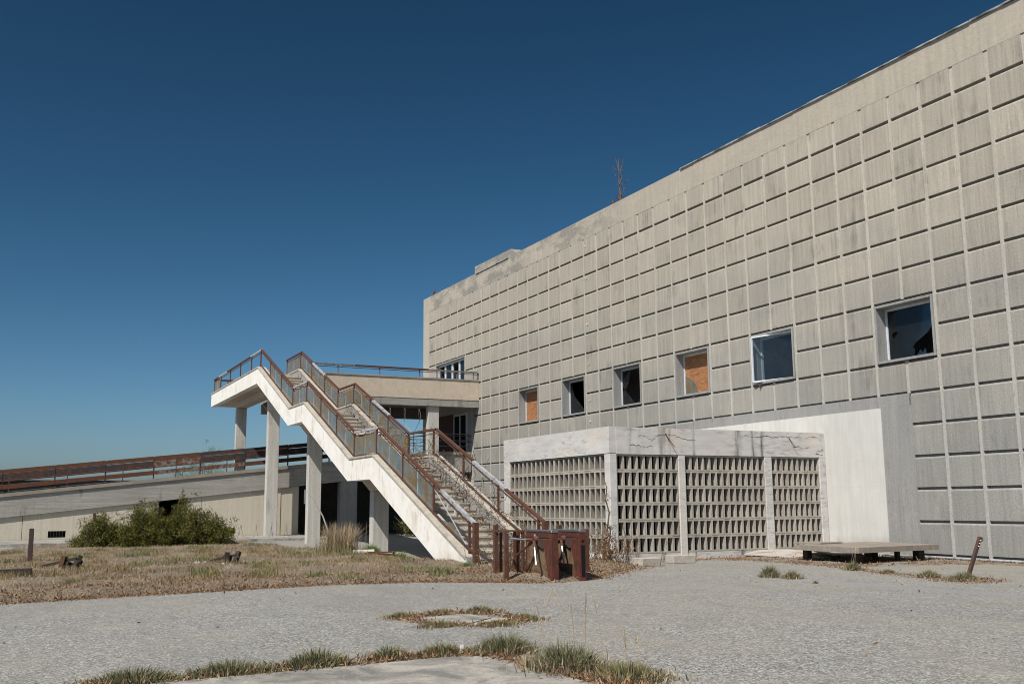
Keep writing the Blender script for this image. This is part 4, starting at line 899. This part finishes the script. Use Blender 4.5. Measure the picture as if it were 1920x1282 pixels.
bush('feathery_shrub', 'green shrub behind the gaps of the ramp barrier', [(-6, -12.5, 3.3, .5, 1.2, .75), (-6, -11.6, 3.2, .4, .8, .6)], 2600, .10, 'green', (-6, -12.3, 0), None, 26, 4, asp=.2)
# verge ground cover (uncountable)
x = rng.uniform(13, 38.3, 420000); y = rng.uniform(-27, -8, 420000)
k = inside(WEED, x, y) & ~((x > 36.8) & (y > -12.75) & (y < -11.2)); x, y = x[k], y[k]; dens = .10+1.45*snoise(x, y, .8, 12)*snoise(x, y, 2.3, 13)*1.6
k = rng.uniform(0, 1, len(x)) < np.clip(dens, .1, 1)*np.clip(.25+(x-13)/20, .25, 1)*.6; x, y = x[k], y[k]
z = .0+mound(x, y)*np.clip(edist(WEED, x, y)/.6, 0, 1)
hh = .02+.10*snoise(x, y, 1.1, 15)**2+.05*rng.uniform(0, 1, len(x))**3
tone = np.clip(.25+.5*snoise(x, y, .9, 17)+rng.normal(0, .2, len(x)), 0, 1)
stuff(blades('dry_grass', np.stack([x, y, z], 1), hh, 'drygrass', .010, 1.1, rnd=tone), 'short straw-coloured dry grass covering the verge', 'grass')
# scattered greener clumps in the verge
cx = rng.uniform(20, 37, 90); cy = rng.uniform(-24, -12.6, 90); k = inside(WEED, cx, cy); cx, cy = cx[k], cy[k]
PX = np.repeat(cx, 130)+rng.normal(0, .14, len(cx)*130)*np.repeat(rng.uniform(.5, 2, len(cx)), 130); PY = np.repeat(cy, 130)+rng.normal(0, .17, len(cx)*130)
stuff(blades('green_ground_cover', np.stack([PX, PY, mound(PX, PY)*np.clip(edist(WEED, PX, PY)/.6, 0, 1)*inside(WEED, PX, PY)], 1), rng.uniform(.05, .2, len(PX)), 'mixgrass', .014, .6, rnd=np.clip(np.repeat(rng.uniform(.0, .95, len(cx)), 130)+rng.normal(0, .15, len(PX)), 0, 1)), 'low grey-green weeds dotted through the dry verge', 'weeds')
# dead leaves
def litter(name, label, poly, n, size, zf, dens=None, seed=0):
    r = np.random.default_rng(seed); xs = [p[0] for p in poly]; ys = [p[1] for p in poly]
    x = r.uniform(min(xs), max(xs), n*4); y = r.uniform(max(min(ys), -26), max(ys), n*4); k = inside(poly, x, y); x, y = x[k][:n], y[k][:n]
    P = np.stack([x, y, zf(x, y)], 1); d = np.array([0, 0, .15])
    return stuff(leaves(name, P, size, 'leaf', None, up=d, asp=.45, rs=r), label, 'leaves')
litter('dead_leaves', 'brown dead leaves drifted along the yard edge of the verge', [(37.4, -24), (37.0, -20.4), (36.7, -18.6), (36.35, -16.5), (36.65, -14.6), (37.9, -13.2), (38.4, -12.3), (37.7, -11.2), (36.7, -10.2), (35.3, -8.5), (33.5, -7.9), (33.3, -9), (35.4, -12), (35.2, -14.6), (35.2, -17), (35.8, -20), (35.9, -24)], 6500, .05, lambda x, y: .02+mound(x, y)*np.clip(edist(WEED, x, y)/.6, 0, 1), seed=31)
litter('dead_leaves', 'brown dead leaves and straw along the annex and wall foot', STRIP, 3000, .05, lambda x, y: .03+.02*snoise(x, y, 2.5, 9), seed=32)
# grass tufts
def tuft(label, x, y, n, r0, h, m, z=0, seed=None, lean=.42, group='grass tufts in the yard', name='grass_tuft', ry=None, seeds=0, dry=.3):
    n = int(n*.8); r = np.random.default_rng(int(abs(x*131+y*977))+1 if seed is None else seed); t = thing(name, label, 'grass', (x, y, z), group)
    ry = ry or r0; dx, dy = r.normal(0, r0*.5, n), r.normal(0, ry*.5, n); rr = np.hypot(dx/r0, dy/ry)
    Hh = .86*h*np.clip(1.05-.55*rr, .25, 1)*r.uniform(.45, 1.1, n); a = np.arctan2(dy, dx)+r.normal(0, .9, n); le = Hh*np.abs(r.normal(.18+.5*np.minimum(rr, 1.2), .25, n))*lean/.42
    blades('blades', np.stack([x+dx, y+dy, np.full(n, z)], 1), Hh, m, .010, parent=t, upbias=(a, le), rnd=np.clip(r.uniform(.1, .95, n), 0, 1), rs=r)
    k = int(n*dry)
    if k:
        dx, dy = r.normal(0, r0*.62, k), r.normal(0, ry*.62, k); Hh = h*r.uniform(.12, .5, k)
        blades('dry_blades', np.stack([x+dx, y+dy, np.full(k, z)], 1), Hh, 'drygrass', .012, 1.0, parent=t, rs=r)
    if seeds:
        mb = MB()
        for i in range(seeds):
            a = r.uniform(0, 6.28); L = h*r.uniform(1.5, 2.3); s = r.uniform(.1, .35)*L; p = (x+r.normal(0, r0*.4), y+r.normal(0, ry*.4), z)
            pts = [(p[0]+math.cos(a)*s*f*f, p[1]+math.sin(a)*s*f*f, z+L*f) for f in (0, .4, .7, .85, 1)]; mb.tube(pts, [.003, .003, .003, .007, .002], 4)
        stuff(const_rnd(mb.build('seed_stalk', 'drygrass', t), .8))
    return t
yard = 'grass tufts in the yard'
tuft('large green grass tuft with seed stalks at the right corner of the concrete pad', 47.35, -17.28, 1500, .34, .36, 'greengrass', seeds=7, dry=.5)
tuft('low half-dry grass tuft beside the pad at the bottom picture edge', 48.05, -17.05, 1100, .34, .22, 'mixgrass', seeds=4, dry=.6)
tuft('tall green grass tuft at the back corner of the concrete pad', 46.15, -17.35, 1200, .2, .30, 'greengrass', ry=.34, dry=.4)
tuft('brownish grass tuft beside the white scrap behind the pad', 45.95, -17.95, 700, .14, .20, 'mixgrass', ry=.28, dry=.8)
tuft('small round green tuft behind the middle of the pad', 45.92, -18.5, 700, .14, .2, 'greengrass', ry=.2, dry=.5)
tuft('dense green tuft left of the pad with dry leaves beside it', 46.1, -19.3, 1200, .17, .27, 'greengrass', ry=.32, dry=.4)
tuft('long green tuft in the weed line left of the pad', 46.15, -20.1, 1300, .16, .22, 'greengrass', ry=.42, dry=.4)
tuft('leftmost green tuft in the weed line at the bottom edge', 46.2, -20.95, 1200, .16, .22, 'greengrass', ry=.42, dry=.4)
tuft('tuft pair with straw in front of the annex screen', 39.3, -7.95, 900, .17, .36, 'greengrass', seeds=3, dry=.5)
tuft('dry brown tuft touching the green one in front of the annex', 39.85, -7.85, 700, .16, .24, 'mixgrass', dry=.9)
tuft('spiky green tuft under the front corner of the concrete platform', 38.65, -5.0, 700, .16, .30, 'greengrass', seeds=3)
tuft('small green tuft in the litter right of the platform tuft', 39.85, -5.2, 420, .13, .17, 'greengrass')
tuft('green tuft between the platform and the leaning post', 41.05, -5.35, 650, .2, .23, 'greengrass', seeds=2)
tuft('grass tuft around the base of the leaning post', 42.0, -5.5, 1000, .22, .26, 'greengrass', ry=.28, dry=.6)
tuft('tiny grass tuft on the bare yard right of the annex tufts', 41.0, -8.3, 120, .05, .08, 'greengrass')
for (x, y, n, rx, ry_, h, lab, mt) in ((42.55, -17.15, 600, .2, .2, .14, 'dry tuft at the left end of the manhole cover', 'mixgrass'), (42.35, -16.5, 500, .12, .26, .12, 'straggling tuft along the far left manhole edge', 'mixgrass'), (42.5, -15.95, 650, .12, .26, .17, 'greenest tuft behind the manhole cover', 'greengrass'), (43.55, -15.75, 600, .25, .18, .13, 'dry tuft at the right end of the manhole cover', 'mixgrass'), (43.95, -16.35, 600, .16, .28, .12, 'straw tuft along the near right manhole edge', 'mixgrass'), (43.7, -17.05, 600, .14, .26, .13, 'tuft along the near left manhole edge', 'mixgrass')):
    tuft(lab, x, y, n, rx, h, mt, ry=ry_, dry=.8)
tuft('bright green tuft at the foot of the lower stair pier', 24.35, -11.55, 900, .26, .45, 'brightgrass', group='grass tufts by the stairs', dry=.2)
tuft('bright green tuft under the stair foot beside the newel post', 33.9, -12.35, 1000, .3, .24, 'brightgrass', group='grass tufts by the stairs', z=.03, dry=.3)
tuft('thin yellow-green tuft in the shade line under the stairs', 28.9, -12.2, 450, .3, .4, 'brightgrass', group='grass tufts by the stairs', dry=.6)
tuft('grey-green tuft below the tall straw grass', 27.6, -13.9, 600, .3, .3, 'mixgrass', group='grass tufts by the stairs', z=.05, dry=.6)
tuft('green clump beside the bush below the ramp vent', 15.8, -13.9, 500, .35, .4, 'mixgrass', group='grass tufts by the stairs')
tuft('yellow-green clump near the road edge at the left', 35.2, -20.9, 700, .3, .28, 'mixgrass', z=.06, group='grass tufts in the verge')
tuft('small dark clump in front of the charred timber', 33.8, -22.0, 400, .2, .22, 'greengrass', z=.06, group='grass tufts in the verge')
tuft('low clump below the rusted stump at the left', 33.0, -20.4, 400, .22, .18, 'mixgrass', z=.06, group='grass tufts in the verge')
# tall straw grass
r = np.random.default_rng(77); pg = thing('tall_straw_grass', 'tall straw-coloured grass clump in front of the stair column', 'grass', (26.4, -13.2, 0))
n = 1500; dx, dy = r.normal(0, .16, n), r.normal(0, .2, n); Hh = r.uniform(.45, 1.15, n); a = np.where(dy > 0, 1.2, -1.5)+r.normal(0, .9, n); le = Hh*np.abs(r.normal(.22, .2, n))
blades('blades', np.stack([26.4+dx, -13.2+dy, np.zeros(n)], 1), Hh, 'drygrass', .014, parent=pg, upbias=(a, le), rnd=r.uniform(.45, 1, n), rs=r)
n = 900; dx, dy = r.normal(0, .25, n), r.normal(0, .3, n)
blades('lower_blades', np.stack([26.5+dx, -13.3+dy, np.zeros(n)], 1), r.uniform(.2, .6, n), 'mixgrass', .014, .35, parent=pg, rs=r)
# litter ring round the pad and manhole
def ring(name, label, pts, n, sd, seed):
    r = np.random.default_rng(seed); P = []
    L = [math.dist(a, b) for a, b in zip(pts, pts[1:])]; tot = sum(L)
    for (a, b), l in zip(zip(pts, pts[1:]), L):
        k = int(n*l/tot); f = r.uniform(0, 1, k); P.append(np.stack([a[0]+(b[0]-a[0])*f+r.normal(0, sd, k), a[1]+(b[1]-a[1])*f+r.normal(0, sd, k), np.full(k, .01)], 1))
    P = np.concatenate(P); P[:, 2] += r.uniform(0, .03, len(P))
    stuff(leaves(name, P, .06, 'leaf', None, asp=.22, rs=r), label, 'leaves')
ring('straw_litter', 'brown straw litter lining the edges of the concrete pad', [(46.2, -21.4), (46.1, -19.0), (46.0, -17.75), (46.35, -17.5), (47.2, -17.5), (48.6, -17.3)], 3200, .10, 41)
ring('straw_litter', 'orange straw litter along the road edge of the verge', [(37.35, -24), (37.35, -22), (37.05, -20.4), (36.75, -18.6), (36.42, -16.5), (36.72, -14.6), (37.65, -13.25), (38.25, -12.6)], 5200, .09, 44)
ring('straw_litter', 'orange straw litter from the turnstiles to the annex corner', [(38.1, -11.4), (36.9, -10.2), (35.5, -8.5), (33.9, -7.5), (33.6, -5.4), (34.5, -4.4), (37.5, -4.5), (40, -5.4), (41.5, -5.6)], 3600, .16, 45)
ring('straw_litter', 'brown straw litter ringing the manhole cover', [(42.6, -17.1), (42.45, -16.2), (42.95, -15.85), (43.6, -15.8), (44.0, -16.4), (43.6, -17.05), (42.7, -17.2)], 1500, .07, 42)
ring('straw_litter', 'brown straw litter round the leaning post', [(41.6, -6.0), (42.4, -5.9), (42.6, -5.2), (42.0, -5.0), (41.5, -5.5)], 700, .12, 43)
r = np.random.default_rng(99); P = np.stack([r.uniform(36, 49, 160), r.uniform(-22, -3, 160), np.full(160, .012)], 1)
stuff(leaves('stray_leaves', P, .05, 'leaf', None, asp=.4, rs=r), 'single dead leaves blown over the yard', 'leaves')
# scrap in the weed line
tag(MB().box(46.0, 46.02, -17.77, -17.735, 0, .10).build('white_scrap', 'enamel'), 'small upright white scrap among weeds behind the pad', 'scrap')
tag(MB().box(36.9, 36.98, -13.3, -13.18, .03, .09).build('white_scrap', 'enamel'), 'crumpled white litter left of the barred fence', 'litter')
# dead plants by the annex corner
dead_plant('dead_mullein', 'tall dead brown stalk standing by the annex corner', (33.4, -8.15, 0), [(-.1, -.1, 2.25), (.05, .0, 1.0), (-.2, .1, .8)], 2.2, .5, 500, 8, .9)
def thicket(name, label, base, n, rx, ry, h, seed, nl):
    r = np.random.default_rng(seed); t = thing(name, label, 'plant', base); m = MB(); tips = []
    for i in range(n):
        a = (base[0]+r.normal(0, rx*.5), base[1]+r.normal(0, ry*.5), base[2]); L = h*r.uniform(.35, 1); b = (a[0]+r.normal(0, .35*L), a[1]+r.normal(0, .35*L), base[2]+L)
        c = ((a[0]+b[0])/2+r.normal(0, .1*L), (a[1]+b[1])/2+r.normal(0, .1*L), base[2]+L*.55); m.tube([a, c, b], [.009, .007, .003], 3); tips += [b, c, ((b[0]+c[0])/2, (b[1]+c[1])/2, (b[2]+c[2])/2)]
    stuff(const_rnd(m.build('stem', 'twig', t), .5)); P = np.array([tips[i] for i in r.integers(0, len(tips), nl)])+r.normal(0, .06, (nl, 3)); P[:, 2] = np.maximum(P[:, 2], base[2]+.01)
    leaves('foliage', P, .06, 'leaf', t, rs=r); return t
thicket('dead_thicket', 'tangle of dead twigs and leaves at the annex corner', (34.0, -8.5, 0), 70, .9, .7, .85, 51, 900)
thicket('dead_thicket', 'dead twigs growing behind the barred fence', (35.6, -11.9, 0), 80, 1.0, .8, .85, 52, 700)
thicket('dead_thicket', 'dry twig growing against the panelled wall at the right', (42.9, -.35, 0), 9, .25, .1, .75, 53, 20)
# dead creeper over the far side of the stairs
r = np.random.default_rng(61); vn = thing('dead_creeper', 'tangled dead creeper sprawling over the stairs and far stringer', 'plant', (30, -10.3, 0)); m = MB(); tips = []
for i in range(190):
    x = r.uniform(17, 33) if r.uniform() < .35 else r.uniform(24, 33.2); y = YF-.3-abs(r.normal(0, .28)) if r.uniform() < .7 else YF-.1; p = Vector((x, y, tz(x)-.2+r.uniform(0, .25))); d = Vector((r.normal(0, 1), r.normal(0, .6), r.normal(.1, .6))); pts = [p]
    for k in range(7):
        d = (d+Vector((r.normal(0, .6), r.normal(0, .6), r.normal(-.05, .5)))).normalized(); p = p+d*.17; p.z = max(p.z, tz(min(max(p.x, -3), 33.2))-.25); p.y = min(max(p.y, YN+.4), YF+.05); p.z = min(p.z, tz(min(max(p.x, -3), 33.2))+.75); pts.append(p.copy())
    m.tube(pts, .0065, 3, False); tips += pts[1:]
stuff(const_rnd(m.build('stem', 'twig', vn), .35))
P = np.array([tuple(tips[i]) for i in r.integers(0, len(tips), 2200)])+r.normal(0, .04, (2200, 3)); leaves('foliage', P, .055, 'leaf', vn, rs=r)
# razor wire coils
def coil(label, a, b, rad, turns, rw=.011, flat=None):
    a, b = Vector(a), Vector(b); d = (b-a).normalized(); u = d.cross(Vector((0, 0, 1))).normalized(); w = u.cross(d); m = MB(); pts = []
    N = turns*16
    for i in range(N+1):
        f = i/N; t = 2*math.pi*turns*f; c = a+(b-a)*f+Vector((0, 0, .05*math.sin(7*f))); pts.append(c+rad*(1+.12*math.sin(3.7*t))*(math.cos(t)*u+math.sin(t)*w))
    m.tube(pts, rw, 3, False)
    for p in pts[::2]: m.beam(p+Vector((0, .025, .012)), p-Vector((0, .025, .012)), .008, .008)
    return tag(m.build('razor_wire_coil', 'wire'), label, 'razor wire', 'razor wire coils')
coil('razor wire coil looped under the raised walkway', (7.9, -6.2, 5.75), (7.9, -3.0, 5.85), .55, 4)
coil('razor wire coil spread along the ground before the ramp wall', (9.5, -13.6, .25), (9.5, -10.2, .25), .42, 5)
coil('razor wire coil lying across the middle landing of the stairs', (19.5, -10.4, tz(19.5)+.1), (22.8, -10.5, tz(22.8)+.2), .32, 5)
coil('razor wire coil on the lower stair flight against the far stringer', (26.5, -10.5, tz(26.5)+.05), (31.0, -10.6, tz(31)+.05), .35, 6)
coil('razor wire coil behind the lower stair railing near the panelled wall', (24.0, -9.3, 3.0), (24.5, -7.5, 3.0), .35, 3)
for o in bpy.data.objects:
    if o.type == 'MESH' and o.name.startswith(('conduit', 'roof_pipe')): o.data.polygons.foreach_set('use_smooth', [True]*len(o.data.polygons))
